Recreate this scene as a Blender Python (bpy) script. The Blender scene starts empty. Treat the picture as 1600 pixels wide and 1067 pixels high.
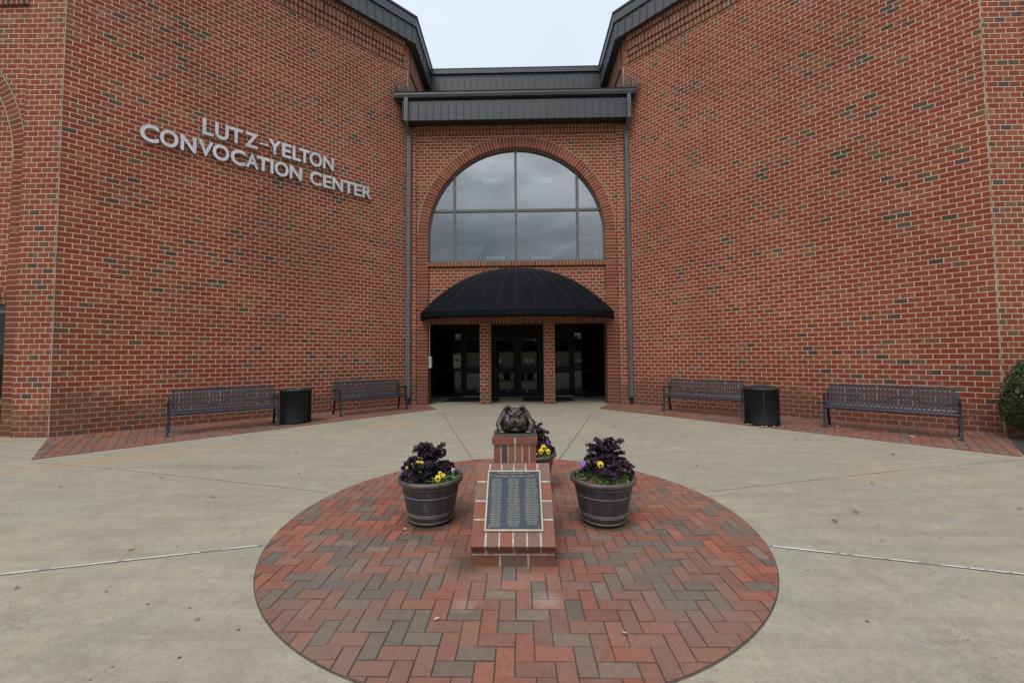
import bpy, bmesh, math, random
from mathutils import Vector, Matrix, noise as mnoise
random.seed(7)
C = bpy.context.scene.collection
scene = bpy.context.scene
PI = math.pi

# ------------------------------------------------------------------ camera
camd = bpy.data.cameras.new("camera"); cam = bpy.data.objects.new("camera", camd); C.objects.link(cam)
f_px, tilt, roll, yaw = 615.2248, 0.0422, -0.0073, -0.0177
F = Vector((math.sin(yaw)*math.cos(tilt), math.cos(yaw)*math.cos(tilt), math.sin(tilt)))
R0 = Vector((math.cos(yaw), -math.sin(yaw), 0)); U0 = R0.cross(F)
R_ = R0*math.cos(roll)+U0*math.sin(roll); U_ = U0*math.cos(roll)-R0*math.sin(roll)
cam.matrix_world = Matrix(((R_.x, U_.x, -F.x, 0.061), (R_.y, U_.y, -F.y, 0), (R_.z, U_.z, -F.z, 1.5), (0, 0, 0, 1)))
camd.sensor_width = 36; camd.lens = f_px/1600*36; camd.clip_start = 0.05; camd.clip_end = 2000
scene.camera = cam

# ------------------------------------------------------------------ light
SUN_EL, SUN_AZ = math.radians(58), math.radians(205)      # azimuth clockwise from +Y
world = bpy.data.worlds.new("World"); scene.world = world; world.use_nodes = True
wn = world.node_tree; wn.nodes.clear()
def wnode(t, **k):
    n = wn.nodes.new(t)
    for a, b in k.items(): setattr(n, a, b)
    return n
w_out = wnode('ShaderNodeOutputWorld'); w_bg = wnode('ShaderNodeBackground'); w_bg.inputs['Strength'].default_value = 0.1
sky = wnode('ShaderNodeTexSky', sky_type='NISHITA', sun_disc=False, sun_elevation=SUN_EL, sun_rotation=SUN_AZ, air_density=1.0, dust_density=2.0)
tc = wnode('ShaderNodeTexCoord'); sep = wnode('ShaderNodeSeparateXYZ')
wn.links.new(tc.outputs['Generated'], sep.inputs[0])
mp = wnode('ShaderNodeMapping'); mp.inputs['Scale'].default_value = (1.6, 1.6, 4.5); wn.links.new(tc.outputs['Generated'], mp.inputs[0])
nz = wnode('ShaderNodeTexNoise'); nz.inputs['Scale'].default_value = 1.7; nz.inputs['Detail'].default_value = 7; nz.inputs['Roughness'].default_value = 0.55
wn.links.new(mp.outputs[0], nz.inputs['Vector'])
rp = wnode('ShaderNodeValToRGB'); rp.color_ramp.elements[0].position = 0.38; rp.color_ramp.elements[1].position = 0.60
rp.color_ramp.elements[0].color = (4.3, 4.6, 4.95, 1); rp.color_ramp.elements[1].color = (9.3, 9.65, 10.0, 1)
wn.links.new(nz.outputs['Fac'], rp.inputs[0])
# the overcast is thinner (brighter) to the north, ahead, and overhead; thicker low in the south
mr = wnode('ShaderNodeMapRange'); mr.inputs['From Min'].default_value = -0.7; mr.inputs['From Max'].default_value = 0.6
mr.inputs['To Min'].default_value = 0.98; mr.inputs['To Max'].default_value = 1.02; wn.links.new(sep.outputs['Y'], mr.inputs['Value'])
mz = wnode('ShaderNodeValToRGB')
for k_, (p_, v_) in enumerate(((0.0, .62), (.24, .42), (.47, 1.12), (1.0, 2.05))):
    e_ = mz.color_ramp.elements[k_] if k_ < 2 else mz.color_ramp.elements.new(p_)
    e_.position = p_; e_.color = (v_, v_, v_, 1)
wn.links.new(sep.outputs['Z'], mz.inputs[0])
mu = wnode('ShaderNodeMath', operation='MULTIPLY'); wn.links.new(mr.outputs[0], mu.inputs[0]); wn.links.new(mz.outputs[0], mu.inputs[1])
vm = wnode('ShaderNodeVectorMath', operation='SCALE'); wn.links.new(rp.outputs[0], vm.inputs[0]); wn.links.new(mu.outputs[0], vm.inputs['Scale'])
# cloud contrast fades to an even pale sheet to the north
fm = wnode('ShaderNodeMapRange'); fm.inputs['From Min'].default_value = -0.2; fm.inputs['From Max'].default_value = 0.5
fm.inputs['To Min'].default_value = 0.0; fm.inputs['To Max'].default_value = 0.96; wn.links.new(sep.outputs['Y'], fm.inputs['Value'])
mxn = wnode('ShaderNodeMix', data_type='RGBA'); wn.links.new(fm.outputs[0], mxn.inputs[0]); wn.links.new(vm.outputs[0], mxn.inputs[6]); mxn.inputs[7].default_value = (6.7, 7.55, 8.5, 1)
mx = wnode('ShaderNodeMix', data_type='RGBA'); mx.inputs[0].default_value = 0.88
wn.links.new(sky.outputs[0], mx.inputs[6]); wn.links.new(mxn.outputs[2], mx.inputs[7])
wn.links.new(mx.outputs[2], w_bg.inputs['Color']); wn.links.new(w_bg.outputs[0], w_out.inputs[0])
sd = bpy.data.lights.new("sun", 'SUN'); sd.energy = 1.1; sd.angle = math.radians(25); sd.color = (1, 0.97, 0.93)
sun = bpy.data.objects.new("sun", sd); C.objects.link(sun)
sdir = Vector((math.sin(SUN_AZ)*math.cos(SUN_EL), math.cos(SUN_AZ)*math.cos(SUN_EL), math.sin(SUN_EL)))
sun.rotation_euler = (-sdir).to_track_quat('-Z', 'Y').to_euler()
scene.view_settings.view_transform = 'Standard'; scene.view_settings.look = 'None'
scene.view_settings.gamma = 1; scene.view_settings.exposure = 0.32

# ------------------------------------------------------------------ material helpers
def lin(*c):   # sRGB 0-255 -> linear
    return tuple(((x/255)/12.92 if x/255 <= .04045 else ((x/255+.055)/1.055)**2.4) for x in c)+(1,)
class Mat:
    def __init__(s, name):
        s.m = bpy.data.materials.new(name); s.m.use_nodes = True; s.t = s.m.node_tree; s.t.nodes.clear()
        s.out = s.n('ShaderNodeOutputMaterial'); s.b = s.n('ShaderNodeBsdfPrincipled'); s.l(s.b, 0, s.out, 0)
    def n(s, t, **k):
        x = s.t.nodes.new(t)
        for a, b in k.items(): setattr(x, a, b)
        return x
    def l(s, a, ao, b, bi): s.t.links.new(a.outputs[ao], b.inputs[bi])
    def noise(s, scale, detail=4, rough=.55, vec=None, dist=0):
        n = s.n('ShaderNodeTexNoise'); n.inputs['Scale'].default_value = scale; n.inputs['Detail'].default_value = detail
        n.inputs['Roughness'].default_value = rough; n.inputs['Distortion'].default_value = dist
        if vec is not None: s.t.links.new(vec, n.inputs['Vector'])
        return n
    def ramp(s, src, stops, interp='LINEAR'):
        r = s.n('ShaderNodeValToRGB'); r.color_ramp.interpolation = interp
        e = r.color_ramp.elements
        while len(e) < len(stops): e.new(.5)
        for i, (p, c) in enumerate(stops):
            e[i].position = p; e[i].color = c if len(c) == 4 else tuple(c)+(1,)
        s.t.links.new(src, r.inputs[0]); return r
    def mix(s, fac, a, b, mode='MIX'):
        m = s.n('ShaderNodeMix', data_type='RGBA', blend_type=mode)
        for i, v in ((0, fac), (6, a), (7, b)):
            if hasattr(v, 'node'): s.t.links.new(v, m.inputs[i])
            elif i == 0: m.inputs[0].default_value = v
            else: m.inputs[i].default_value = v if len(v) == 4 else tuple(v)+(1,)
        return m.outputs[2]
    def math(s, op, a, b=None, clamp=False):
        m = s.n('ShaderNodeMath', operation=op, use_clamp=clamp)
        for i, v in ((0, a), (1, b)):
            if v is None: continue
            if hasattr(v, 'node'): s.t.links.new(v, m.inputs[i])
            else: m.inputs[i].default_value = v
        return m.outputs[0]
    def bump(s, h, strength=.3, dist=.01):
        b = s.n('ShaderNodeBump'); b.inputs['Strength'].default_value = strength; b.inputs['Distance'].default_value = dist
        s.t.links.new(h, b.inputs['Height']); s.t.links.new(b.outputs[0], s.b.inputs['Normal'])
    def col(s, v):
        if hasattr(v, 'node'): s.t.links.new(v, s.b.inputs['Base Color'])
        else: s.b.inputs['Base Color'].default_value = v if len(v) == 4 else tuple(v)+(1,)
    def set(s, **k):
        for a, b in k.items(): s.b.inputs[a.replace('_', ' ')].default_value = b
        return s
GREY = lambda v: (v, v, v, 1)

BR = [(0.0, (.088, .060, .043)), (.028, (.120, .079, .054)), (.048, (.190, .095, .056)), (.11, (.262, .074, .040)),
      (.34, (.245, .048, .025)), (.52, (.292, .060, .031)), (.70, (.255, .049, .026)), (.84, (.320, .080, .040)), (.95, (.290, .092, .048)), (1, (.335, .115, .058))]
def brick_mat(name, bw=.219, bh=.109, mortar=.0160, offset=.5, stops=BR, mcol=(.61, .50, .365), cluster=.10, grime=True):
    M = Mat(name)
    uv = M.n('ShaderNodeUVMap'); geo = M.n('ShaderNodeNewGeometry')
    wob = M.noise(2.3, 2, vec=uv.outputs[0]); wv = M.n('ShaderNodeVectorMath', operation='SCALE'); wv.inputs['Scale'].default_value = .010
    sub = M.n('ShaderNodeVectorMath', operation='SUBTRACT'); M.l(wob, 'Color', sub, 0); sub.inputs[1].default_value = (.5, .5, .5)
    M.l(sub, 0, wv, 0); add = M.n('ShaderNodeVectorMath', operation='ADD'); M.l(uv, 0, add, 0); M.l(wv, 0, add, 1)
    wob2 = M.noise(26, 2, vec=uv.outputs[0]); wv2 = M.n('ShaderNodeVectorMath', operation='SCALE'); wv2.inputs['Scale'].default_value = .006
    M.l(wob2, 'Color', wv2, 0); add2 = M.n('ShaderNodeVectorMath', operation='ADD'); M.l(add, 0, add2, 0); M.l(wv2, 0, add2, 1)
    bt = M.n('ShaderNodeTexBrick'); bt.offset = offset; bt.offset_frequency = 2; bt.squash = 1
    for k, v in (('Color1', GREY(0)), ('Color2', GREY(1)), ('Mortar', GREY(.5)), ('Scale', 1), ('Mortar Size', mortar*.5), ('Mortar Smooth', .25), ('Bias', 0), ('Brick Width', bw), ('Row Height', bh)):
        bt.inputs[k].default_value = v
    M.l(add2, 0, bt, 'Vector')
    cl = M.noise(.42, 4, vec=uv.outputs[0])
    cv = M.math('MULTIPLY', M.math('SUBTRACT', cl.outputs[0], .5), cluster*4)
    rgb = M.n('ShaderNodeSeparateColor'); M.l(bt, 'Color', rgb, 0)
    # only the dark end moves with the cluster noise
    damp = M.math('SUBTRACT', 1.0, M.math('MULTIPLY', rgb.outputs[0], 2.2, True), True)
    val = M.math('ADD', rgb.outputs[0], M.math('MULTIPLY', cv, damp), True)
    rr = M.ramp(val, stops)
    mot = M.noise(38, 5, .65, vec=uv.outputs[0]); mr = M.ramp(mot.outputs[0], [(.25, GREY(.68)), (.75, GREY(1.14))])
    c = M.mix(1, rr.outputs[0], mr.outputs[0], 'MULTIPLY')
    fl = M.noise(9, 4, .7, vec=uv.outputs[0], dist=.6); fr = M.ramp(fl.outputs[0], [(.62, GREY(0)), (.8, GREY(.5))])
    c = M.mix(fr.outputs[0], c, (.27, .17, .12, 1))
    mn = M.noise(14, 4, vec=uv.outputs[0]); mc = M.ramp(mn.outputs[0], [(.3, tuple(x*.78 for x in mcol)), (.75, tuple(min(1, x*1.12) for x in mcol))])
    c = M.mix(bt.outputs['Fac'], c, mc.outputs[0])
    if grime:
        # broad weathering and splash dirt with its own ragged outline near the pavement
        w = M.noise(.35, 5, .6, vec=geo.outputs['Position']); wr = M.ramp(w.outputs[0], [(.28, GREY(.80)), (.5, GREY(.98)), (.72, GREY(1.12))])
        c = M.mix(1, c, wr.outputs[0], 'MULTIPLY')
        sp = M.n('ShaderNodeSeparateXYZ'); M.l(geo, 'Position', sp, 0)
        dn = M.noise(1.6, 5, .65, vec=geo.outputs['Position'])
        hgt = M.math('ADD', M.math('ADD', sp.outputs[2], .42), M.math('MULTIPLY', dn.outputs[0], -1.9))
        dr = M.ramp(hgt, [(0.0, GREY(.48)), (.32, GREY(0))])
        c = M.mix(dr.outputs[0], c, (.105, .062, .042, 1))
        ef = M.noise(.8, 6, .7, vec=geo.outputs['Position'], dist=1.5); e2 = M.noise(7, 4, .7, vec=geo.outputs['Position'])
        er = M.ramp(M.math('MULTIPLY', ef.outputs[0], e2.outputs[0]), [(.33, GREY(0)), (.44, GREY(.42))]); c = M.mix(er.outputs[0], c, (.40, .30, .235, 1))
    M.col(c); M.set(Roughness=.86)
    M.b.inputs['Specular IOR Level'].default_value = .25
    hm = M.math('ADD', M.math('MULTIPLY', bt.outputs['Fac'], -1.0), M.math('MULTIPLY', mot.outputs[0], .35))
    M.bump(hm, .55, .006)
    return M.m
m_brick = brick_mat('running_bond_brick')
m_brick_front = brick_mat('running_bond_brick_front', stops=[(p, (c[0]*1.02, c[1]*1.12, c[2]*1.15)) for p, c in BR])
RW = [(0, (.23, .062, .035)), (.35, (.20, .050, .029)), (.7, (.255, .07, .04)), (1, (.28, .09, .052))]
m_rowlock = brick_mat('arch_rowlock_brick', bw=5, bh=.109, mortar=.0125, offset=0, stops=RW, cluster=0)
m_header = brick_mat('header_course_brick', bw=.112, bh=50, mortar=.014, offset=0, stops=[(0, (.10, .062, .042)), (.06, (.13, .075, .048)), (.12, (.22, .075, .044)), (.7, (.25, .088, .05)), (1, (.27, .13, .075))], cluster=.02)
m_jamb = brick_mat('jamb_brick', bw=.3, bh=.109, offset=.5)

def simple(name, c, rough=.5, metal=0, var=.12, vscale=6, bumps=0, bscale=60, spec=.5):
    M = Mat(name); n = M.noise(vscale, 4, vec=M.n('ShaderNodeTexCoord').outputs['Object'])
    r = M.ramp(n.outputs[0], [(.3, tuple(x*(1-var) for x in c[:3])), (.7, tuple(min(1, x*(1+var)) for x in c[:3]))])
    M.col(r.outputs[0]); M.set(Roughness=rough, Metallic=metal); M.b.inputs['Specular IOR Level'].default_value = spec
    if bumps:
        b = M.noise(bscale, 4, vec=M.n('ShaderNodeTexCoord').outputs['Object']); M.bump(b.outputs[0], bumps, .004)
    return M.m
m_fascia = simple('dark_grey_metal_cladding', (.050, .056, .065), .42, .0, .10, 1.2, .05, 3)
m_band = simple('dark_grey_metal_band', (.050, .056, .068), .45, .0, .1, 1.5)
m_coping = simple('black_coping', (.012, .013, .016), .5)
m_gutter = simple('grey_gutter_metal', (.060, .067, .077), .4, .0, .12, 1.5)
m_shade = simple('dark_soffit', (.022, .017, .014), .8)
m_pipe = simple('grey_painted_pipe', (.100, .105, .118), .45, 0, .18, 3)
m_caulk = simple('caulk_joint', (.36, .33, .29), .8, 0, .45, 3)
m_black = simple('black_plastic', (.010, .010, .012), .45)
m_frame = simple('bronze_window_frame', (.135, .132, .120), .42, .0, .12, 4)
m_door = simple('black_door_frame', (.0085, .011, .014), .45, 0, .15, 3, spec=.2)
m_awning = None
def awning_mat():
    M = Mat('black_awning_canvas'); t = M.n('ShaderNodeTexCoord')
    n = M.noise(2.2, 5, vec=t.outputs['Object']); r = M.ramp(n.outputs[0], [(.3, (.0036, .0044, .0068)), (.75, (.0068, .008, .0118))])
    M.col(r.outputs[0]); M.set(Roughness=.75); M.b.inputs['Specular IOR Level'].default_value = .12
    b = M.noise(5, 3, vec=t.outputs['Object']); M.bump(b.outputs[0], .25, .02); return M.m
m_awning = awning_mat(); m_seam = simple('awning_seam_piping', (.022, .024, .03), .6)
m_silver = simple('brushed_aluminium_letters', (.53, .53, .54), .42, .7, .2, 3)
m_bolt = simple('bright_metal', (.6, .6, .6), .3, .9)

def glass_mat(name, tint, refl, rough=0.0):
    M = Mat(name); M.t.nodes.remove(M.b)
    tr = M.n('ShaderNodeBsdfTransparent'); tr.inputs[0].default_value = tint
    gl = M.n('ShaderNodeBsdfGlossy'); gl.inputs['Roughness'].default_value = rough; gl.inputs['Color'].default_value = (.93, .97, 1, 1)
    lw = M.n('ShaderNodeFresnel'); lw.inputs[0].default_value = 1.45
    f = M.math('ADD', lw.outputs[0], refl, True)
    w = M.noise(.45, 2, vec=M.n('ShaderNodeTexCoord').outputs['Object']); bp = M.n('ShaderNodeBump'); bp.inputs['Strength'].default_value = .03; bp.inputs['Distance'].default_value = .04
    M.l(w, 0, bp, 'Height'); M.l(bp, 0, gl, 'Normal')
    mxs = M.n('ShaderNodeMixShader'); M.t.links.new(f, mxs.inputs[0]); M.l(tr, 0, mxs, 1); M.l(gl, 0, mxs, 2); M.l(mxs, 0, M.out, 0)
    return M.m
m_glass_up = glass_mat('tinted_reflective_glass', (.46, .50, .55, 1), .35)
m_glass_dk = glass_mat('dark_entrance_glass', (.10, .10, .11, 1), .022)
m_inter = simple('interior_paint', (.24, .28, .33), .8, 0, .05)
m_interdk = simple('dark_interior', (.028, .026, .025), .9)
m_white = simple('white_painted_metal', (.72, .74, .78), .5, 0, .06)
def emit(name, c, s):
    M = Mat(name); M.b.inputs['Emission Color'].default_value = c; M.b.inputs['Emission Strength'].default_value = s; M.col((.8, .8, .8)); return M.m
m_tube = emit('fluorescent_diffuser', (1, .95, .82, 1), .09); m_fill = emit('hidden_fill_panel', (1, .96, .88, 1), 2.6)  # the stronger emitter is for unseen fill panels added to brighten the stair hall

def concrete():
    M = Mat('weathered_concrete'); g = M.n('ShaderNodeNewGeometry'); P = g.outputs['Position']
    a = M.noise(.33, 6, .6, vec=P, dist=.5); ra = M.ramp(a.outputs[0], [(.25, (.272, .248, .190)), (.5, (.312, .281, .212)), (.78, (.350, .312, .230))])
    mp = M.n('ShaderNodeMapping'); mp.inputs['Rotation'].default_value = (0, 0, .35); mp.inputs['Scale'].default_value = (.7, 4.5, 1); M.l(g, 'Position', mp, 0)
    b = M.noise(1.5, 6, .62, vec=mp.outputs[0]); rb = M.ramp(b.outputs[0], [(.3, GREY(.86)), (.72, GREY(1.13))])
    c = M.mix(1, ra.outputs[0], rb.outputs[0], 'MULTIPLY')
    gr = M.noise(.9, 5, .6, vec=P, dist=1.2); rg = M.ramp(gr.outputs[0], [(.47, GREY(0)), (.66, GREY(.6))]); c = M.mix(rg.outputs[0], c, (.275, .262, .232, 1))
    g2 = M.noise(4.2, 7, .72, vec=P, dist=.8); r2 = M.ramp(g2.outputs[0], [(.30, GREY(.88)), (.5, GREY(1)), (.72, GREY(1.10))]); c = M.mix(1, c, r2.outputs[0], 'MULTIPLY')
    g3 = M.noise(24, 5, .75, vec=P); r3 = M.ramp(g3.outputs[0], [(.30, GREY(.86)), (.7, GREY(1.12))]); c = M.mix(1, c, r3.outputs[0], 'MULTIPLY')
    s = M.noise(140, 3, .7, vec=P); rs = M.ramp(s.outputs[0], [(.28, GREY(.62)), (.45, GREY(1)), (.75, GREY(1.18))]); c = M.mix(1, c, rs.outputs[0], 'MULTIPLY')
    # exposed aggregate specks, only in worn patches
    v = M.n('ShaderNodeTexVoronoi'); v.inputs['Scale'].default_value = 42; M.l(g, 'Position', v, 'Vector')
    vs = M.math('LESS_THAN', v.outputs['Distance'], .22)
    pn = M.noise(.75, 4, .6, vec=P); pm = M.ramp(pn.outputs[0], [(.53, GREY(0)), (.66, GREY(.8))])
    c = M.mix(M.math('MULTIPLY', vs, pm.outputs[0]), c, (.13, .115, .095, 1))
    v2 = M.n('ShaderNodeTexVoronoi'); v2.inputs['Scale'].default_value = 5.5; M.l(g, 'Position', v2, 'Vector')
    c = M.mix(M.math('LESS_THAN', v2.outputs['Distance'], .055), c, (.07, .06, .05, 1))
    # rust-coloured stains
    for (x, y, rx, ry, amt) in ((-2.9, 9.0, 1.1, .30, .5), (-6.2, 5.9, 1.6, .4, .38), (-5.0, 7.0, .8, .3, .3), (4.6, 5.2, .9, .25, .2), (-10.2, 7.2, 1.3, .5, .55)):
        m2 = M.n('ShaderNodeMapping'); m2.vector_type = 'TEXTURE'; m2.inputs['Location'].default_value = (x, y, 0); m2.inputs['Rotation'].default_value = (0, 0, .6); m2.inputs['Scale'].default_value = (rx, ry, 1)
        M.l(g, 'Position', m2, 0); ln = M.n('ShaderNodeVectorMath', operation='LENGTH'); M.l(m2, 0, ln, 0)
        wn_ = M.noise(2.5, 4, vec=P); d = M.math('ADD', ln.outputs['Value'], M.math('MULTIPLY', M.math('SUBTRACT', wn_.outputs[0], .5), 2.2))
        fr = M.ramp(d, [(.2, GREY(amt)), (1, GREY(0))]); c = M.mix(fr.outputs[0], c, (.40, .25, .11, 1))
    # dark dirt patch trodden beside the paving
    for (x, y, rx, ry, amt) in ((-4.6, 5.6, 1.5, .25, .45), (2.3, 1.6, .35, .8, .35), (-2.2, 2.0, .4, .5, .25)):
        m2 = M.n('ShaderNodeMapping'); m2.vector_type = 'TEXTURE'; m2.inputs['Location'].default_value = (x, y, 0); m2.inputs['Scale'].default_value = (rx, ry, 1)
        M.l(g, 'Position', m2, 0); ln = M.n('ShaderNodeVectorMath', operation='LENGTH'); M.l(m2, 0, ln, 0)
        wn_ = M.noise(18, 4, .7, vec=P); d = M.math('ADD', ln.outputs['Value'], M.math('MULTIPLY', M.math('SUBTRACT', wn_.outputs[0], .45), 4))
        fr = M.ramp(d, [(.3, GREY(amt)), (1, GREY(0))]); c = M.mix(fr.outputs[0], c, (.16, .145, .12, 1))
    M.col(c); M.set(Roughness=.9); M.b.inputs['Specular IOR Level'].default_value = .2
    h = M.math('ADD', M.math('MULTIPLY', s.outputs[0], .5), b.outputs[0]); M.bump(h, .25, .01); return M.m
m_conc = concrete()
def attr_brick(name, rough=.85, nscale=30, dirt=(.14, .12, .10), spots=()):
    """bricks whose own colour sits on the mesh, one colour per brick"""
    M = Mat(name); at = M.n('ShaderNodeVertexColor'); at.layer_name = 'Col'; P = M.n('ShaderNodeNewGeometry').outputs['Position']
    n = M.noise(nscale, 5, .65, vec=P); r = M.ramp(n.outputs[0], [(.25, GREY(.78)), (.75, GREY(1.2))])
    c = M.mix(1, at.outputs[0], r.outputs[0], 'MULTIPLY')
    d = M.noise(1.3, 5, .65, vec=P); dr = M.ramp(d.outputs[0], [(.40, GREY(0)), (.72, GREY(.62))]); c = M.mix(dr.outputs[0], c, dirt)
    s = M.noise(160, 3, .7, vec=P); sr = M.ramp(s.outputs[0], [(.30, GREY(.75)), (.5, GREY(1)), (.8, GREY(1.15))]); c = M.mix(1, c, sr.outputs[0], 'MULTIPLY')
    for (x, y, r0_, r1_, amt, cc) in spots:      # dirt rings round the pots, lime bloom before the memorial
        m2 = M.n('ShaderNodeVectorMath', operation='DISTANCE'); M.t.links.new(P, m2.inputs[0]); m2.inputs[1].default_value = (x, y, 0)
        wn_ = M.noise(9, 5, .7, vec=P); dd = M.math('ADD', m2.outputs['Value'], M.math('MULTIPLY', M.math('SUBTRACT', wn_.outputs[0], .5), .22))
        fr = M.ramp(dd, [(r0_, GREY(amt)), (r1_, GREY(0))]); c = M.mix(fr.outputs[0], c, cc)
    M.col(c); M.set(Roughness=rough); M.b.inputs['Specular IOR Level'].default_value = .25
    M.bump(M.math('ADD', n.outputs[0], s.outputs[0]), .3, .003); return M.m
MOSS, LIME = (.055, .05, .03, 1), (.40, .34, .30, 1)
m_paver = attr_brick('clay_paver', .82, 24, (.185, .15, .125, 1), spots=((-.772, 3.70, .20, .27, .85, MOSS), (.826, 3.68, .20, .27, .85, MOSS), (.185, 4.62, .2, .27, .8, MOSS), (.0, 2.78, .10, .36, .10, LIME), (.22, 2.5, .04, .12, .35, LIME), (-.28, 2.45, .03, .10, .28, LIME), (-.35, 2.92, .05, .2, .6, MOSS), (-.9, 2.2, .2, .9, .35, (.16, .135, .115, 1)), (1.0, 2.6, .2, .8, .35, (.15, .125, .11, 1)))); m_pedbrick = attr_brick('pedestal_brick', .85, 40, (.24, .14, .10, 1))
m_mortar = simple('pale_mortar', (.43, .385, .315), .9, 0, .35, 30, .3, 120)
m_sand = simple('dark_joint_sand', (.075, .062, .05), .95, 0, .35, 30)
m_bench = simple('dark_blue_grey_powder_coat', (.021, .029, .042), .38, .0, .15, 3)
m_benchdk = simple('black_powder_coat', (.0065, .008, .012), .36, .0, .15, 3)
m_bin = simple('black_textured_bin', (.0062, .0078, .0095), .5, 0, .2, 4, .1, 200, spec=.22)
m_binlid = simple('black_bin_lid', (.014, .018, .022), .34)
m_bronze = None
def bronze_mat():
    M = Mat('dark_bronze'); t = M.n('ShaderNodeTexCoord'); g = M.n('ShaderNodeNewGeometry')
    n = M.noise(22, 5, vec=t.outputs['Object']); r = M.ramp(n.outputs[0], [(.3, (.036, .025, .021)), (.55, (.062, .048, .043)), (.8, (.12, .105, .10))])
    pt = M.ramp(g.outputs['Pointiness'], [(.47, GREY(.45)), (.5, GREY(1)), (.54, GREY(1.6))])   # darker in hollows, lighter on raised spots of the casting
    M.col(M.mix(1, r.outputs[0], pt.outputs[0], 'MULTIPLY')); M.set(Roughness=.36, Metallic=.5)
    b = M.noise(120, 3, vec=t.outputs['Object']); M.bump(b.outputs[0], .25, .002); return M.m
m_bronze = bronze_mat(); m_bronzebase = simple('bronze_base', (.065, .058, .05), .5, .5, .3, 20)
m_plaque = simple('plaque_blue_field', (.017, .027, .042), .5, .2, .2, 60); m_plframe = simple('plaque_bronze_edge', (.36, .31, .23), .5, .4, .15, 40)
m_letter = simple('plaque_raised_letters', (.235, .215, .18), .5, .3, .1)
def pot_mat():
    M = Mat('weathered_bronze_resin'); t = M.n('ShaderNodeTexCoord')
    mp = M.n('ShaderNodeMapping'); mp.inputs['Scale'].default_value = (1, 1, .25); M.l(t, 'Object', mp, 0)
    n = M.noise(14, 5, .65, vec=mp.outputs[0]); r = M.ramp(n.outputs[0], [(.3, (.036, .036, .041)), (.55, (.062, .061, .067)), (.78, (.135, .131, .138))])
    M.col(r.outputs[0]); M.set(Roughness=.5, Metallic=.15); M.bump(n.outputs[0], .1, .004); return M.m
m_pot = pot_mat(); m_potband = simple('worn_pot_band', (.17, .155, .15), .5, .1, .3, 12); m_rim = simple('brown_pot_rim', (.082, .068, .061), .42, .1, .35, 10)
m_soil = simple('brown_potting_mulch', (.13, .075, .045), .95, 0, .5, 60, .8, 80)
m_mulch = simple('dark_mulch', (.05, .036, .027), .95, 0, .6, 25, .9, 50)
def leafmat(name, c, var=.4, rough=.5, scale=8, trans=.0):
    M = Mat(name); t = M.n('ShaderNodeTexCoord'); n = M.noise(scale, 4, vec=t.outputs['Object'])
    r = M.ramp(n.outputs[0], [(.3, tuple(x*(1-var) for x in c)), (.7, tuple(x*(1+var) for x in c))]); M.col(r.outputs[0]); M.set(Roughness=rough); return M.m
m_kale = leafmat('dark_purple_kale', (.022, .0095, .025), .6, .6, 16)
m_kalestem = leafmat('kale_stem', (.10, .05, .07)); m_green = leafmat('pansy_leaf', (.085, .190, .040), .5, .45, 20)
m_yel = leafmat('yellow_petal', (.80, .58, .03), .15, .5, 30); m_pur = leafmat('violet_petal', (.22, .12, .62), .25, .5, 30); m_lil = leafmat('pale_lilac_petal', (.55, .48, .70), .2)
m_eye = leafmat('dark_petal_blotch', (.05, .010, .012), .3)
m_bush = leafmat('glossy_shrub_leaf', (.027, .062, .016), .6, .33, 9); m_stem = leafmat('shrub_stem', (.05, .035, .025))
m_dry = [leafmat('dry_leaf_tan', (.42, .25, .14), .25, .7, 12), leafmat('dry_leaf_brown', (.14, .07, .04), .3, .7, 12), leafmat('dry_leaf_pale', (.60, .46, .33), .2, .7, 12)]
m_rubber = simple('black_rubber_mat', (.013, .014, .016), .8, 0, .2, 20, .4, 200)

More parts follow.
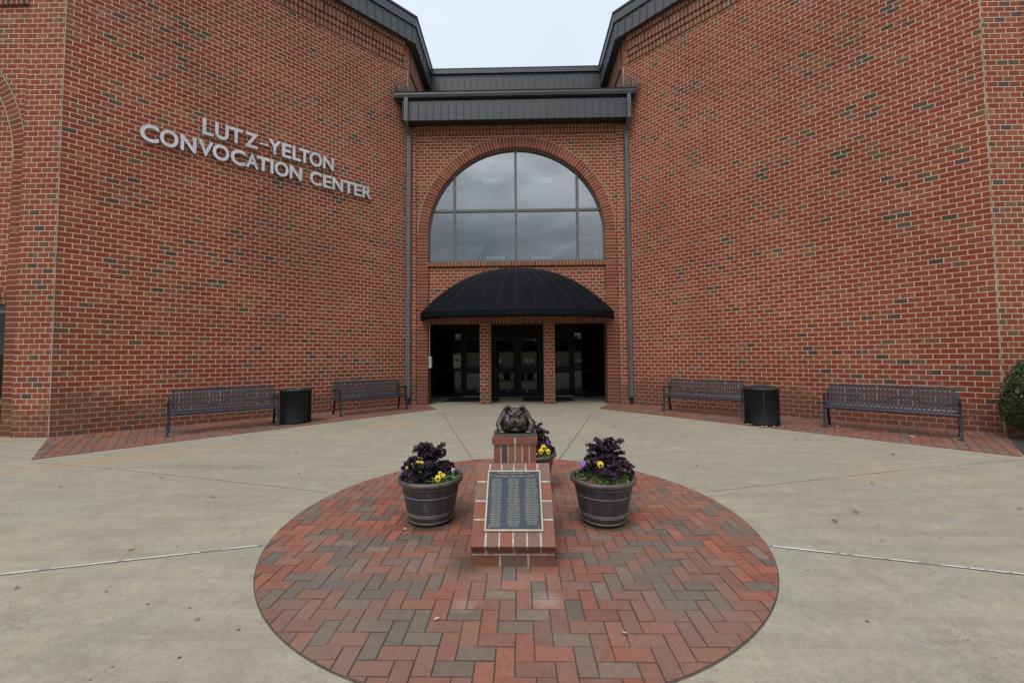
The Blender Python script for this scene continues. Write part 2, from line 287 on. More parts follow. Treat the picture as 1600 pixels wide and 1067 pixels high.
# ------------------------------------------------------------------ mesh builder
class MB:
    def __init__(s): s.v = []; s.f = []; s.uv = {}; s.c = {}; s.sm = set(); s.mi = {}; s.cur = 0; s.uo = {}; s.du = 0.0
    def _mark(s, i, uv=None, col=None, smooth=False):
        if uv: s.uv[i] = uv
        if col: s.c[i] = col
        if smooth: s.sm.add(i)
        s.mi[i] = s.cur; s.uo[i] = s.du
    def face(s, pts, uv=None, col=None, smooth=False):
        b = len(s.v); s.v += [tuple(p) for p in pts]; s.f.append(tuple(range(b, b+len(pts)))); s._mark(len(s.f)-1, uv, col, smooth); return s
    def box(s, x0, x1, y0, y1, z0, z1, col=None, mat=None):
        P = [Vector((x, y, z)) for z in (z0, z1) for y in (y0, y1) for x in (x0, x1)]
        if mat is not None: P = [mat @ p for p in P]
        b = len(s.v); s.v += [tuple(p) for p in P]
        for q in ((0, 2, 3, 1), (4, 5, 7, 6), (0, 1, 5, 4), (1, 3, 7, 5), (3, 2, 6, 7), (2, 0, 4, 6)):
            s.f.append(tuple(b+i for i in q)); s._mark(len(s.f)-1, None, col)
        return s
    def grid(s, rows, smooth=True, closed=False, uvs=None, col=None):
        b = len(s.v); n = len(rows[0])
        for r in rows: s.v += [tuple(p) for p in r]
        for i in range(len(rows)-1):
            for j in range(n if closed else n-1):
                k = (j+1) % n
                s.f.append((b+i*n+j, b+i*n+k, b+(i+1)*n+k, b+(i+1)*n+j)); s._mark(len(s.f)-1, None, col, smooth)
                if uvs: s.uv[len(s.f)-1] = [uvs[i][j], uvs[i][k], uvs[i+1][k], uvs[i+1][j]]
        return s
    def tube(s, pts, r, n=8, cap=True, col=None):
        pts = [Vector(p) for p in pts]; rr = r if isinstance(r, (list, tuple)) else [r]*len(pts); rows = []
        up = Vector((0, 0, 1))
        for i, p in enumerate(pts):
            t = (pts[min(i+1, len(pts)-1)]-pts[max(i-1, 0)]).normalized()
            if abs(t.dot(up)) > .97: up = Vector((0, 1, 0)) if abs(t.y) < .9 else Vector((1, 0, 0))
            a = t.cross(up).normalized(); b_ = a.cross(t).normalized()
            rows.append([p+(a*math.cos(2*PI*k/n)+b_*math.sin(2*PI*k/n))*rr[i] for k in range(n)])
        s.grid(rows, True, True, col=col)
        if cap: s.face(rows[0][::-1], col=col); s.face(rows[-1], col=col)
        return s
    def bar(s, pts, w, h, col=None, side=None):
        """flat bar swept along a path; w across (side dir), h thick"""
        pts = [Vector(p) for p in pts]; sd_ = Vector(side) if side else Vector((1, 0, 0)); rows = []
        for i, p in enumerate(pts):
            t = (pts[min(i+1, len(pts)-1)]-pts[max(i-1, 0)]).normalized(); nn = sd_.cross(t).normalized()
            rows.append([p+sd_*w/2+nn*h/2, p-sd_*w/2+nn*h/2, p-sd_*w/2-nn*h/2, p+sd_*w/2-nn*h/2])
        s.grid(rows, False, True, col=col); s.face(rows[0][::-1], col=col); s.face(rows[-1], col=col); return s
    def lathe(s, prof, n=40, cx=0, cy=0, smooth=True, capb=False, capt=False):
        rows = [[(cx+r*math.cos(2*PI*k/n), cy+r*math.sin(2*PI*k/n), z) for k in range(n)] for r, z in prof]
        s.grid(rows, smooth, True)
        if capb: s.face(rows[0][::-1])
        if capt: s.face(rows[-1])
        return s
    def prism(s, poly, y0, y1):
        n = len(poly); s.face([(x, y0, z) for x, z in poly]); s.face([(x, y1, z) for x, z in poly[::-1]])
        for i in range(n):
            a, b = poly[i], poly[(i+1) % n]; s.face([(a[0], y0, a[1]), (a[0], y1, a[1]), (b[0], y1, b[1]), (b[0], y0, b[1])])
        return s
    def mesh(s, name, mats):
        me = bpy.data.meshes.new(name); me.from_pydata(s.v, [], s.f); 
        for m in (mats if isinstance(mats, (list, tuple)) else [mats]): me.materials.append(m)
        ul = me.uv_layers.new(name='UVMap')
        if s.c: me.color_attributes.new('Col', 'FLOAT_COLOR', 'CORNER')
        ul = me.uv_layers['UVMap']; cl = me.color_attributes['Col'] if s.c else None
        for i, p in enumerate(me.polygons):
            p.use_smooth = i in s.sm; p.material_index = s.mi.get(i, 0)
            u = s.uv.get(i); n = p.normal
            for k, li in enumerate(p.loop_indices):
                if u: ul.data[li].uv = u[k]
                else:
                    co = me.vertices[me.loops[li].vertex_index].co
                    if abs(n.z) > .75: ul.data[li].uv = (co.x+s.uo.get(i, 0), co.y)
                    elif abs(n.y) >= abs(n.x): ul.data[li].uv = (co.x+s.uo.get(i, 0), co.z)
                    else: ul.data[li].uv = (co.y+.05, co.z)
                if cl: cl.data[li].color = tuple(s.c.get(i, (.5, .5, .5)))[:3]+(1,)
        return me
    def build(s, name, mats, parent=None, loc=None, rotz=None, bevel=0, weld=False):
        me = s.mesh(name, mats)
        if weld or bevel:
            bm = bmesh.new(); bm.from_mesh(me); bmesh.ops.remove_doubles(bm, verts=bm.verts, dist=1e-5); bm.to_mesh(me); bm.free()
        o = bpy.data.objects.new(name, me); C.objects.link(o)
        if parent: o.parent = parent
        if loc: o.location = loc
        if rotz is not None: o.rotation_euler = (0, 0, rotz)
        if bevel:
            b = o.modifiers.new('bevel', 'BEVEL'); b.width = bevel; b.segments = 2; b.limit_method = 'ANGLE'; b.angle_limit = math.radians(40)
        return o
def thing(name, label, cat, loc=(0, 0, 0), rotz=0, group=None):
    o = bpy.data.objects.new(name, None); C.objects.link(o); o.location = loc; o.rotation_euler = (0, 0, rotz); o.empty_display_size = .1
    return tag(o, label, cat, group)
def tag(o, label, cat, group=None):
    o['label'] = label; o['category'] = cat
    if group: o['group'] = group
    return o
def struct(o): o['kind'] = 'structure'; return o
def copy_tree(o, parent=None):
    c = o.copy(); C.objects.link(c)
    if parent: c.parent = parent
    for ch in list(o.children): copy_tree(ch, c)
    return c

# ------------------------------------------------------------------ key dimensions
W, D, WO, YO = 3.627, 12.9, 9.267, 7.70          # inner corners (±W,D), outer corners (±WO,YO)
LL = math.hypot(WO-W, D-YO); TH = math.atan2(D-YO, WO-W)
H = 12.1
def frame(sg):   # local frame of a side wall: +x along it, +y into it
    return ((-WO, YO, 0), TH) if sg < 0 else ((W, D, 0), -TH)
def lx(s, sg): return s if sg > 0 else LL-s      # s = metres from the inner corner

# ------------------------------------------------------------------ the setting: ground
g = MB(); g.face([(-400, -62, -.02), (400, -62, -.02), (400, 400, -.02), (-400, 400, -.02)])
# grass bank rising behind the car park
g.face([(-400, -62, -.02), (-400, -100, 3.6), (400, -100, 3.6), (400, -62, -.02)]); g.face([(-400, -100, 3.6), (-400, -400, 5.2), (400, -400, 5.2), (400, -100, 3.6)])
Mg = Mat('dry_lawn'); ng = Mg.noise(.5, 6, .6, vec=Mg.n('ShaderNodeNewGeometry').outputs['Position']); Mg.col(Mg.ramp(ng.outputs[0], [(.3, (.10, .085, .04)), (.7, (.17, .13, .065))]).outputs[0]); Mg.set(Roughness=.95)
struct(g.build('ground', Mg.m))
g = MB(); g.face([(-60, -56, -.014), (60, -56, -.014), (60, -14, -.014), (-60, -14, -.014)]); struct(g.build('parking_lot', simple('asphalt', (.05, .05, .052), .9, 0, .3, 3, .3, 60)))
g = MB(); g.face([(-22, -14, -.006), (22, -14, -.006), (22, 18, -.006), (-22, 18, -.006)]); struct(g.build('plaza', m_conc))

# joints in the concrete
def strip(mb, a, b, w, z=-.002, wob=.004):
    a, b = Vector((a[0], a[1], z)), Vector((b[0], b[1], z)); n = max(2, int((b-a).length/.15)); d = (b-a).normalized(); s = Vector((-d.y, d.x, 0)); rows = []
    for i in range(n+1):
        p = a.lerp(b, i/n)+s*random.uniform(-wob, wob); ww = w*random.uniform(.7, 1.25); rows.append([p-s*ww/2, p+s*ww/2])
    mb.grid(rows, False)
jb = MB()
for sg in (-1, 1):
    strip(jb, (sg*.645, 5.92), (sg*2.14, 11.15), .014)
    strip(jb, (sg*2.1, 4.485), (sg*5.24, 5.37), .006, wob=.010); strip(jb, (sg*5.24, 5.37), (sg*7.3, 5.85), .006, wob=.010)
    strip(jb, (sg*2.03, 3.225), (sg*9, 1.30), .009)
strip(jb, (-9.05, 7.46), (-13, 7.0), .012); strip(jb, (9.05, 7.46), (13, 3.5), .012)
struct(jb.build('pavement_joints', simple('joint_dirt', (.135, .115, .09), .95, 0, .5, 9)))
sb = MB(); rr = random.Random(3)
for sg, segs in ((-1, [(.02, .27), (.42, .47), (.5, .92), (.95, 1.35), (1.42, 1.65), (1.7, 2.4)]), (1, [(.01, .42), (.46, .5), (.54, .72), (.76, .93), (1.06, 1.2), (1.22, 1.3), (1.32, 1.43), (1.45, 2.2)])):
    for a, b in segs:
        p = lambda t: (sg*(2.05+t*1.0*.964), 3.222-t*.266)
        strip(sb, p(a), p(b), .013, z=.0015, wob=.002)
struct(sb.build('joint_sealant', simple('white_sealant', (.72, .72, .70), .6, 0, .1, 40)))

# brick circle: herringbone of real pavers cut to the circle
CX, CY, CR = 0.01, 3.874, 2.11
def clip_circle(poly, n=120):
    out = poly
    for k in range(n):
        a0 = 2*PI*(k+.5)/n; nx, ny = math.cos(a0), math.sin(a0); d = CR-.002
        res = []
        for i in range(len(out)):
            p, q = out[i], out[(i+1) % len(out)]
            dp = (p[0]-CX)*nx+(p[1]-CY)*ny-d; dq = (q[0]-CX)*nx+(q[1]-CY)*ny-d
            if dp <= 0: res.append(p)
            if (dp < 0) != (dq < 0): t = dp/(dp-dq); res.append((p[0]+(q[0]-p[0])*t, p[1]+(q[1]-p[1])*t))
        out = res
        if len(out) < 3: return []
    return out
REDS = [(.255, .092, .058), (.225, .082, .053), (.28, .100, .062), (.235, .104, .072), (.205, .090, .065)]
DARKS = [(.158, .112, .084), (.135, .102, .080), (.185, .128, .096), (.122, .098, .082)]
def paver_col(rn, dark=.27):
    n = rn.random(); c = rn.choice(DARKS) if n < dark else rn.choice(REDS); k = rn.uniform(.88, 1.12); return tuple(x*k for x in c)
def add_paver(mb, poly, z, col, skirt=.012, tx=0, ty=0, cen=(0, 0)):
    top = [(x, y, z+tx*(x-cen[0])+ty*(y-cen[1])) for x, y in poly]
    # a small arris round the worn top edge
    cx = sum(p[0] for p in poly)/len(poly); cy = sum(p[1] for p in poly)/len(poly)
    ins = [(x+(cx-x)*min(.5, .003/max(.003, math.hypot(cx-x, cy-y))), y+(cy-y)*min(.5, .003/max(.003, math.hypot(cx-x, cy-y))), zz) for x, y, zz in top]
    mb.face(ins, col=col); m = len(poly)
    for i in range(m):
        a, b = top[i], top[(i+1) % m]; ia, ib = ins[i], ins[(i+1) % m]
        mb.face([(a[0], a[1], a[2]-.002), (b[0], b[1], b[2]-.002), ib, ia], col=col)
        mb.face([(a[0], a[1], z-skirt), (b[0], b[1], z-skirt), (b[0], b[1], b[2]-.002), (a[0], a[1], a[2]-.002)], col=tuple(x*.8 for x in col))
rn = random.Random(11); pv = MB(); u = .0995; gap = .0026
for i in range(-25, 26):
    for j in range(-25, 26):
        d = (i-j) % 4
        if d == 0: w_, h_ = 2, 1
        elif d == 3: w_, h_ = 1, 2
        else: continue
        x0, y0 = CX+i*u+.02, CY+j*u+.03
        ga = gap*rn.uniform(.6, 1.7)
        poly = [(x0+ga, y0+ga), (x0+w_*u-ga, y0+ga), (x0+w_*u-ga, y0+h_*u-ga), (x0+ga, y0+h_*u-ga)]
        ang = rn.gauss(0, .008); mx_, my_ = x0+w_*u/2, y0+h_*u/2
        poly = [(mx_+(x-mx_)*math.cos(ang)-(y-my_)*math.sin(ang), my_+(x-mx_)*math.sin(ang)+(y-my_)*math.cos(ang)) for x, y in poly]
        poly = clip_circle(poly)
        if len(poly) < 3: continue
        dk = .23+.33*mnoise.noise(Vector((mx_*.8, my_*.8, 3)))
        add_paver(pv, poly, .005+rn.gauss(0, .0012), paver_col(rn, dk), tx=rn.gauss(0, .006), ty=rn.gauss(0, .006), cen=(mx_, my_))
# a pale, lime-bloomed paver or two in front of the memorial is a different brick
struct(pv.build('brick_circle', m_paver))
jb = MB(); n = 120; rows = [[(CX+r*math.cos(2*PI*k/n), CY+r*math.sin(2*PI*k/n), -.0015 if r < CR else -.004) for k in range(n)] for r in (0.001, CR-.01, CR+.006)]
jb.grid(rows, False, True); struct(jb.build('circle_joint_sand', m_sand))

# paver borders at the foot of the two side walls
def clip_poly(poly, conv):
    out = poly
    for k in range(len(conv)):
        a, b = conv[k], conv[(k+1) % len(conv)]; nx, ny = b[1]-a[1], -(b[0]-a[0]); res = []
        for i in range(len(out)):
            p, q = out[i], out[(i+1) % len(out)]; dp = (p[0]-a[0])*nx+(p[1]-a[1])*ny; dq = (q[0]-a[0])*nx+(q[1]-a[1])*ny
            if dp <= 0: res.append(p)
            if (dp < 0) != (dq < 0): t = dp/(dp-dq); res.append((p[0]+(q[0]-p[0])*t, p[1]+(q[1]-p[1])*t))
        out = res
        if len(out) < 3: return []
    return out
for sg in (-1, 1):
    conv = [(sg*9.255, 7.69), (sg*7.44, 5.985), (sg*2.41, 11.74), (sg*2.94, 12.86), (sg*3.62, 12.88)]
    if sg < 0: conv = conv[::-1]
    conv = conv[::-1]; area = sum(conv[i][0]*conv[(i+1) % 5][1]-conv[(i+1) % 5][0]*conv[i][1] for i in range(5))
    if area < 0: conv = conv[::-1]
    mb = MB(); d = Vector((-sg*(WO-W), D-YO)).normalized(); nn = Vector((-d.y, d.x))
    if nn.dot(Vector((0, -1))) < 0: nn = -nn
    o_ = Vector((sg*WO, YO)); bl, bw_ = .27, .132
    for a in range(-6, 68):
        for b in range(-2, 13):
            s0 = a*bw_; t0 = b*bl+(a % 2)*bl/2; q = []
            for (s_, t_) in ((s0+.004, t0+.004), (s0+bw_-.004, t0+.004), (s0+bw_-.004, t0+bl-.004), (s0+.004, t0+bl-.004)):
                p = o_+d*s_+nn*t_; q.append((p.x, p.y))
            q = clip_poly(q, conv)
            if len(q) < 3: continue
            if sum(q[i][0]*q[(i+1) % len(q)][1]-q[(i+1) % len(q)][0]*q[i][1] for i in range(len(q))) < 0: q = q[::-1]
            add_paver(mb, q, .005+rn.gauss(0, .0015), tuple(x*.92 for x in paver_col(rn, .16)))
    struct(mb.build('paver_border', m_paver))
    jb = MB(); cc = [(x, y, -.0015) for x, y in conv]; jb.face(cc); struct(jb.build('border_joint_sand', m_sand))
mb = MB(); mb.face([(9.10, 7.60, -.001), (7.52, 6.02, -.001), (7.9, 5.2, -.001), (14, 5.2, -.001), (14, 7.68, -.001), (9.28, 7.68, -.001)])
struct(mb.build('mulch_bed', m_mulch))

# ------------------------------------------------------------------ the building
B = thing('convocation_hall', 'red brick convocation hall with an arched window, black awning and dark metal roof edge', 'building')
def stepped_cornice(y0, x0, x1, z, steps):
    """corbelled header courses, each a little prouder than the one below"""
    mb = MB(); y = y0
    for (h, p) in steps:
        mb.du += 3.37; mb.box(x0, x1, y0-p, y0+.15, z+.006, z+h-.006); z += h
    return mb
for sg in (-1, 1):
    loc, rz = frame(sg); cut = .2
    # side wall: one plane from outer corner to inner corner
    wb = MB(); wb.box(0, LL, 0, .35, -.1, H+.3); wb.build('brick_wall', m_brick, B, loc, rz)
    a, b = sorted((lx(.2, sg), lx(LL, sg)))
    stepped_cornice(0, a, b, 11.26, [(.20, .032), (.17, .062)]).build('header_cornice', m_header, B, loc, rz)
    sc = MB(); sc.du = 1.7; sc.box(a, b, -.095, .1, 11.645, 11.925); sc.du = 5.9; sc.box(a, b, -.145, .1, 11.94, 12.11); sc.build('soldier_cornice', m_header, B, loc, rz)
    cp = MB(); x0, x1 = sorted((lx(0, sg), lx(.2, sg))); cp.box(x0, x1, -.02, .1, 11.27, 12.11); cp.build('corner_pier', m_brick, B, loc, rz)
    cj = MB(); c0 = lx(.02, sg); cj.box(c0-.022, c0+.022, -.012, .02, 0, 11.25); cj.build('caulk_joint', m_caulk, B, loc, rz)
    cj = MB(); cj.box(sg*WO-.007, sg*WO+.007, YO-.005, YO+.02, 0, 12); cj.build('caulk_joint', m_caulk, B)
    # metal fascia along the side wall and round the corner
    ov = .28
    n1 = Vector((-sg*math.sin(TH), -math.cos(TH))); Pc = Vector((sg*W, D)); Po = Vector((sg*WO, YO)); t1 = (Po-Pc).normalized()
    n2 = Vector((-sg, 0))
    def offs(o):
        # polyline of the roof edge at overhang o: outer end, corner, back end
        den = n1.x*n2.y-n1.y*n2.x; c1, c2 = n1.dot(Pc)+o, n2.dot(Pc)+o
        corner = Vector(((c1*n2.y-c2*n1.y)/den, (n1.x*c2-n2.x*c1)/den))
        return [corner+t1*(LL+.4), corner, Vector((corner.x, 15.1+(.0 if o < .3 else -.0)))]
    def wall_strip(mb, o, z0, z1, thick=.05):
        P = offs(o); Q = offs(o-thick)
        for i in range(2):
            a, b, c, d = P[i], P[i+1], Q[i+1], Q[i]
            ring = [(a, z0), (b, z0), (b, z1), (a, z1)]
            L_ = (b-a).length
            mb.face([(p.x, p.y, z) for p, z in ring], uv=[(0, z0), (L_, z0), (L_, z1), (0, z1)])
            mb.face([(a.x, a.y, z1), (b.x, b.y, z1), (c.x, c.y, z1), (d.x, d.y, z1)]); mb.face([(a.x, a.y, z0), (d.x, d.y, z0), (c.x, c.y, z0), (b.x, b.y, z0)])
    fb = MB(); wall_strip(fb, ov, H, 12.68, .3)
    P = offs(ov)
    for i in range(2):
        a, b = P[i], P[i+1]; dd = (b-a).normalized(); nrm = n1 if i == 0 else n2; L_ = (b-a).length; k = .10
        while k < L_:
            p = (b-dd*k) if i == 0 else (a+dd*k); q = p+nrm*.028; e = dd*.011
            fb.face([(p.x-e.x, p.y-e.y, H+.002), (q.x-e.x, q.y-e.y, H+.002), (q.x-e.x, q.y-e.y, 12.67), (p.x-e.x, p.y-e.y, 12.67)])
            fb.face([(q.x-e.x, q.y-e.y, H+.002), (q.x+e.x, q.y+e.y, H+.002), (q.x+e.x, q.y+e.y, 12.67), (q.x-e.x, q.y-e.y, 12.67)])
            fb.face([(q.x+e.x, q.y+e.y, H+.002), (p.x+e.x, p.y+e.y, H+.002), (p.x+e.x, p.y+e.y, 12.67), (q.x+e.x, q.y+e.y, 12.67)]); k += .255
    fb.build('fascia', m_fascia, B)
    bb = MB(); wall_strip(bb, ov+.05, 12.66, 12.95, .3); bb.build('fascia_band', m_band, B)
    kb = MB(); wall_strip(kb, ov+.075, 12.952, 13.02, .6); kb.build('roof_coping', m_coping, B)
    # soffit under the overhang
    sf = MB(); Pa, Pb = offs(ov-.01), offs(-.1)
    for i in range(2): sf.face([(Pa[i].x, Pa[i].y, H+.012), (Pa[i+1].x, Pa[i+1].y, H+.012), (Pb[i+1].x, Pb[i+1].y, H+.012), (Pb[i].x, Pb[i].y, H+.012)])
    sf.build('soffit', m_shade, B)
    # wall that runs back from the inner corner above the entrance roof
    rb = MB(); rb.box(sg*W if sg > 0 else -W-.3, W+.3 if sg > 0 else -W, D+.01, 16, 0, H+.3); rb.build('return_wall', m_brick, B)
    rc = MB(); e = sg*(W-.05); rc.box(min(e, sg*W), max(e, sg*W), D+.2, 16, 11.3, 12.1); rc.build('return_cornice', m_header, B)
    # front bay beyond the outer corner: pilaster, then a recessed panel with an arch and a storefront
    xs = lambda a, b: (min(sg*a, sg*b), max(sg*a, sg*b))
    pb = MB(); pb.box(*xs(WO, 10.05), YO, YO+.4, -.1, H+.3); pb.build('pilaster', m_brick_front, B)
    fbay = MB(); yb = YO+.115
    bc, br = 13.40, 3.28      # arch centre (mirrored by sg) and outer radius
    def ringpts(r, z0, zc, n=48):
        return [(sg*bc+r*math.cos(a), zc+r*math.sin(a)) for a in [PI*k/n for k in range(n+1)]]
    o_ = ringpts(br, 0, 5.63)
    poly = [(sg*bc+br, -.1)]+o_+[(sg*bc-br, -.1)]
    xo, xi = sorted((sg*10.0, sg*17.6))
    outer = [(xi, -.1), (xi, H+.3), (xo, H+.3), (xo, -.1)]
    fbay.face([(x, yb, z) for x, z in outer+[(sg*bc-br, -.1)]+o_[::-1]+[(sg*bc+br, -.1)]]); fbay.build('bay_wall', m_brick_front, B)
    ar = MB(); ri = 3.01
    def ring(mb, yf, ro, ri, cx, zc, z0, depth):
        path = [(1, z0, 0)]; pts = []; acc = 0
        nz_ = 20
        for k in range(nz_+1): pts.append((0.0, z0+(zc-z0)*k/nz_))
        outl = [[], [], [], []]
        seq = [('s', k/nz_) for k in range(nz_+1)]+[('a', PI*k/64) for k in range(1, 65)]+[('e', 1-k/nz_) for k in range(1, nz_+1)]
        v = 0; prev = None; rows = []; uvr = []; rin = []; uvi = []; rout = []
        for t, q in seq:
            if t == 's': P1, P2 = (cx+ro, z0+(zc-z0)*q), (cx+ri, z0+(zc-z0)*q)
            elif t == 'a': P1, P2 = (cx+ro*math.cos(q), zc+ro*math.sin(q)), (cx+ri*math.cos(q), zc+ri*math.sin(q))
            else: P1, P2 = (cx-ro, z0+(zc-z0)*q), (cx-ri, z0+(zc-z0)*q)
            mid = ((P1[0]+P2[0])/2, (P1[1]+P2[1])/2)
            if prev: v += math.hypot(mid[0]-prev[0], mid[1]-prev[1])
            prev = mid
            rows.append([(P1[0], yf, P1[1]), (P2[0], yf, P2[1])]); uvr.append([(.06, v), (.06+ro-ri, v)])
            rin.append([(P2[0], yf, P2[1]), (P2[0], yf+depth, P2[1])]); uvi.append([(.06, v), (.06+depth, v)])
            rout.append([(P1[0], yf+.03, P1[1]), (P1[0], yf, P1[1])])
        mb.grid(rows, False, uvs=uvr); mb.grid(rin, False, uvs=uvi); mb.grid(rout, False, uvs=uvi)
    ring(ar, yb-.012, br, ri, sg*bc, 5.63, -.1, .4); ar.build('arch_surround', m_rowlock, B)
    for r_ in (br, ri):
        am_ = MB(); am_.grid([[(sg*bc+(r_+.011)*math.cos(PI*k/64), yb-.0135, 5.63+(r_+.011)*math.sin(PI*k/64)), (sg*bc+(r_-.006)*math.cos(PI*k/64), yb-.014, 5.63+(r_-.006)*math.sin(PI*k/64))] for k in range(65)], False); am_.build('arch_mortar_joint', m_mortar, B)
    inf = MB(); inf.box(*sorted((sg*bc-ri, sg*bc+ri)), yb+.05, yb+.3, 2.95, 9); inf.build('arch_infill', m_brick_front, B)
    ln_ = MB(); ln_.box(*sorted((sg*bc-ri, sg*bc+ri)), yb+.035, yb+.3, 2.82, 2.945); ln_.box(*sorted((sg*bc-ri, sg*bc+ri)), yb+.055, yb+.3, 2.69, 2.81); ln_.build('lintel', m_header, B)
    wf = MB(); x0, x1 = sorted((sg*bc-ri, sg*bc+ri))
    wf.box(x0, x1, yb+.18, yb+.26, 2.58, 2.69); wf.box(x0, x1, yb+.18, yb+.26, .63, .72); wf.box(x0, x1, yb+.14, yb+.28, .0, .22)
    for k in range(6): xx = x0+(x1-x0)*k/5; wf.box(xx-.03, xx+.03, yb+.175, yb+.265, .22, 2.58)
    wfo = wf.build('storefront_window', m_frame, B)
    pn_ = MB(); pn_.face([(x0, yb+.22, .2), (x1, yb+.22, .2), (x1, yb+.22, 2.6), (x0, yb+.22, 2.6)]); pn_.build('pane', m_glass_dk, wfo)
    dk = MB(); dk.face([(x0, yb+1.6, 0), (x1, yb+1.6, 0), (x1, yb+1.6, 2.7), (x0, yb+1.6, 2.7)]); dk.build('room_backing', m_interdk, B)
    stepped_cornice(yb, *xs(10.05, 17), 8.99, [(.155, .045), (.135, .085), (.16, .125)]).build('header_cornice', m_header, B)

# central facade ----------------------------------------------------
zc = 5.63; ro, ri = 3.28, 2.935
fb = MB()
arc = [(ro*math.cos(PI*k/64), zc+ro*math.sin(PI*k/64)) for k in range(65)]
fb.face([(x, D, z) for x, z in [(-3.31, -.1), (-3.31, 9.6), (3.31, 9.6), (3.31, -.1), (ro, -.1)]+arc+[(-ro, -.1)]]); fb.build('entrance_wall', m_brick_front, B)
for sg in (-1, 1):
    sp_ = MB(); x0, x1 = sorted((sg*3.318, sg*3.62)); sp_.box(x0, x1, D-.05, D+.2, -.1, 9.45); sp_.build('corner_strip', m_brick_front, B)
ar = MB(); ring(ar, D-.015, ro, ri, 0, zc, -.1, .42); ar.build('arch_surround', m_rowlock, B)
am_ = MB(); am_.grid([[((ro+.013)*math.cos(PI*k/64), D-.010, zc+(ro+.013)*math.sin(PI*k/64)), ((ro-.003)*math.cos(PI*k/64), D-.0165, zc+(ro-.003)*math.sin(PI*k/64))] for k in range(65)], False); am_.build('arch_mortar_joint', m_mortar, B)
stepped_cornice(D, -3.312, 3.312, 8.99, [(.155, .045), (.135, .085), (.16, .125)]).build('header_cornice', m_header, B)
mb = MB(); mb.box(-ri, ri, D+.06, D+.36, 2.83, 4.55); mb.build('spandrel_wall', m_brick_front, B)
mb = MB(); mb.box(-ri, ri, D+.045, D+.36, 2.65, 2.825); mb.build('lintel', m_header, B)
mb = MB(); mb.box(-ri, ri, D-.005, D+.36, 4.556, 4.685); mb.build('window_sill', m_header, B)
for sg in (-1, 1):
    x0, x1 = sorted((sg*.875, sg*1.232)); mb = MB(); mb.box(x0, x1, D+.03, D+.385, -.1, 2.649); o = mb.build('brick_column', m_brick_front, B)
# fascia, gutter and roof over the entrance
fx = MB(); yf = 12.45; fx.box(-3.70, 3.70, yf, yf+.06, 9.245, 9.88)
k = -3.66
while k < 3.68: fx.box(k-.011, k+.011, yf-.028, yf+.001, 9.247, 9.878); k += .2465
fx.box(-3.70, -3.64, yf, D, 9.245, 9.88); fx.box(3.64, 3.70, yf, D, 9.245, 9.88); fx.build('entrance_fascia', m_fascia, B)
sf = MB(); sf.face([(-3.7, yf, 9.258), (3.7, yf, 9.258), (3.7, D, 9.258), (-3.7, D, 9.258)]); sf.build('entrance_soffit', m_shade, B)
rc = MB(); rc.box(-3.80, 3.80, yf+.05, D, 9.882, 9.985); rc.build('gutter_shadow_gap', m_coping, B)
gt = MB(); gt.grid([[(x, y, z) for x in (-3.94, 3.90)] for y, z in ((12.55, 9.985), (12.38, 9.975), (12.355, 10.06), (12.36, 10.12), (12.335, 10.14), (12.36, 10.15), (12.55, 10.15))], False)
gt.box(-3.945, -3.935, 12.36, 12.56, 9.98, 10.149); gt.box(3.895, 3.905, 12.36, 12.56, 9.98, 10.149); gt.box(-3.94, 3.90, 12.55, 12.57, 9.98, 10.15); gt.build('gutter', m_gutter, B)
rf = MB(); rf.face([(-3.9, 12.5, 10.12), (3.9, 12.5, 10.12), (3.62, 15.2, 10.9), (-3.62, 15.2, 10.9)]); rf.build('entrance_roof', m_coping, B)
# high roof edge behind
ub = MB(); ub.box(-3.60, 3.60, 15.1, 15.2, 10.0, 12.72)
k = -3.3
while k < 3.35: ub.box(k-.011, k+.011, 15.072, 15.101, 10.6, 12.718); k += .2545
ub.build('rear_fascia', m_fascia, B)
ub = MB(); ub.box(-3.44, 3.44, 15.03, 15.4, 12.722, 12.90); ub.box(-3.44, 3.44, 15.02, 15.5, 12.902, 12.93); ub.build('rear_coping', m_band, B)
for sg, x in ((-1, -3.547), (1, 3.659)):
    dp = MB(); dp.box(x-.06, x+.06, 12.37, 12.44, 9.2, 9.98); dp.grid([[(x-.06, y0, z), (x+.06, y0, z), (x+.06, y1, z2), (x-.06, y1, z2)] for (y0, z, y1, z2) in ((12.37, 9.2, 12.44, 9.2), (12.75, 8.95, 12.82, 8.95))], False, True)
    dp.box(x-.06, x+.06, 12.75, 12.83, .22, 8.95)
    for z in (1.2, 3.6, 6.0, 8.4): dp.box(x-.075, x+.075, 12.745, 12.835, z, z+.03)
    d_ = dp.build('downspout', m_pipe, B); bt_ = MB(); bt_.tube([(x, 12.79, .24), (x, 12.79, .12), (x+.0, 12.77, .0)], [.062, .05, .045], 12); bt_.build('drain_boot', m_black, d_)
for sg in (-1, 1):     # bird spikes along the ends of the entrance roof
    bs = MB(); rs = random.Random(5+sg)
    for i in range(95):
        x = sg*(3.45+rs.random()*.55); y = 12.37+rs.random()*.16; a = rs.uniform(-.5, .5); b = rs.uniform(-.4, .4); h = rs.uniform(.18, .38); bs.tube([(x, y, 10.14), (x+a*h, y+b*h, 10.14+h)], .006, 3, False)
    bs.build('bird_spikes', simple('wire_spikes', (.16, .15, .13), .6), B)

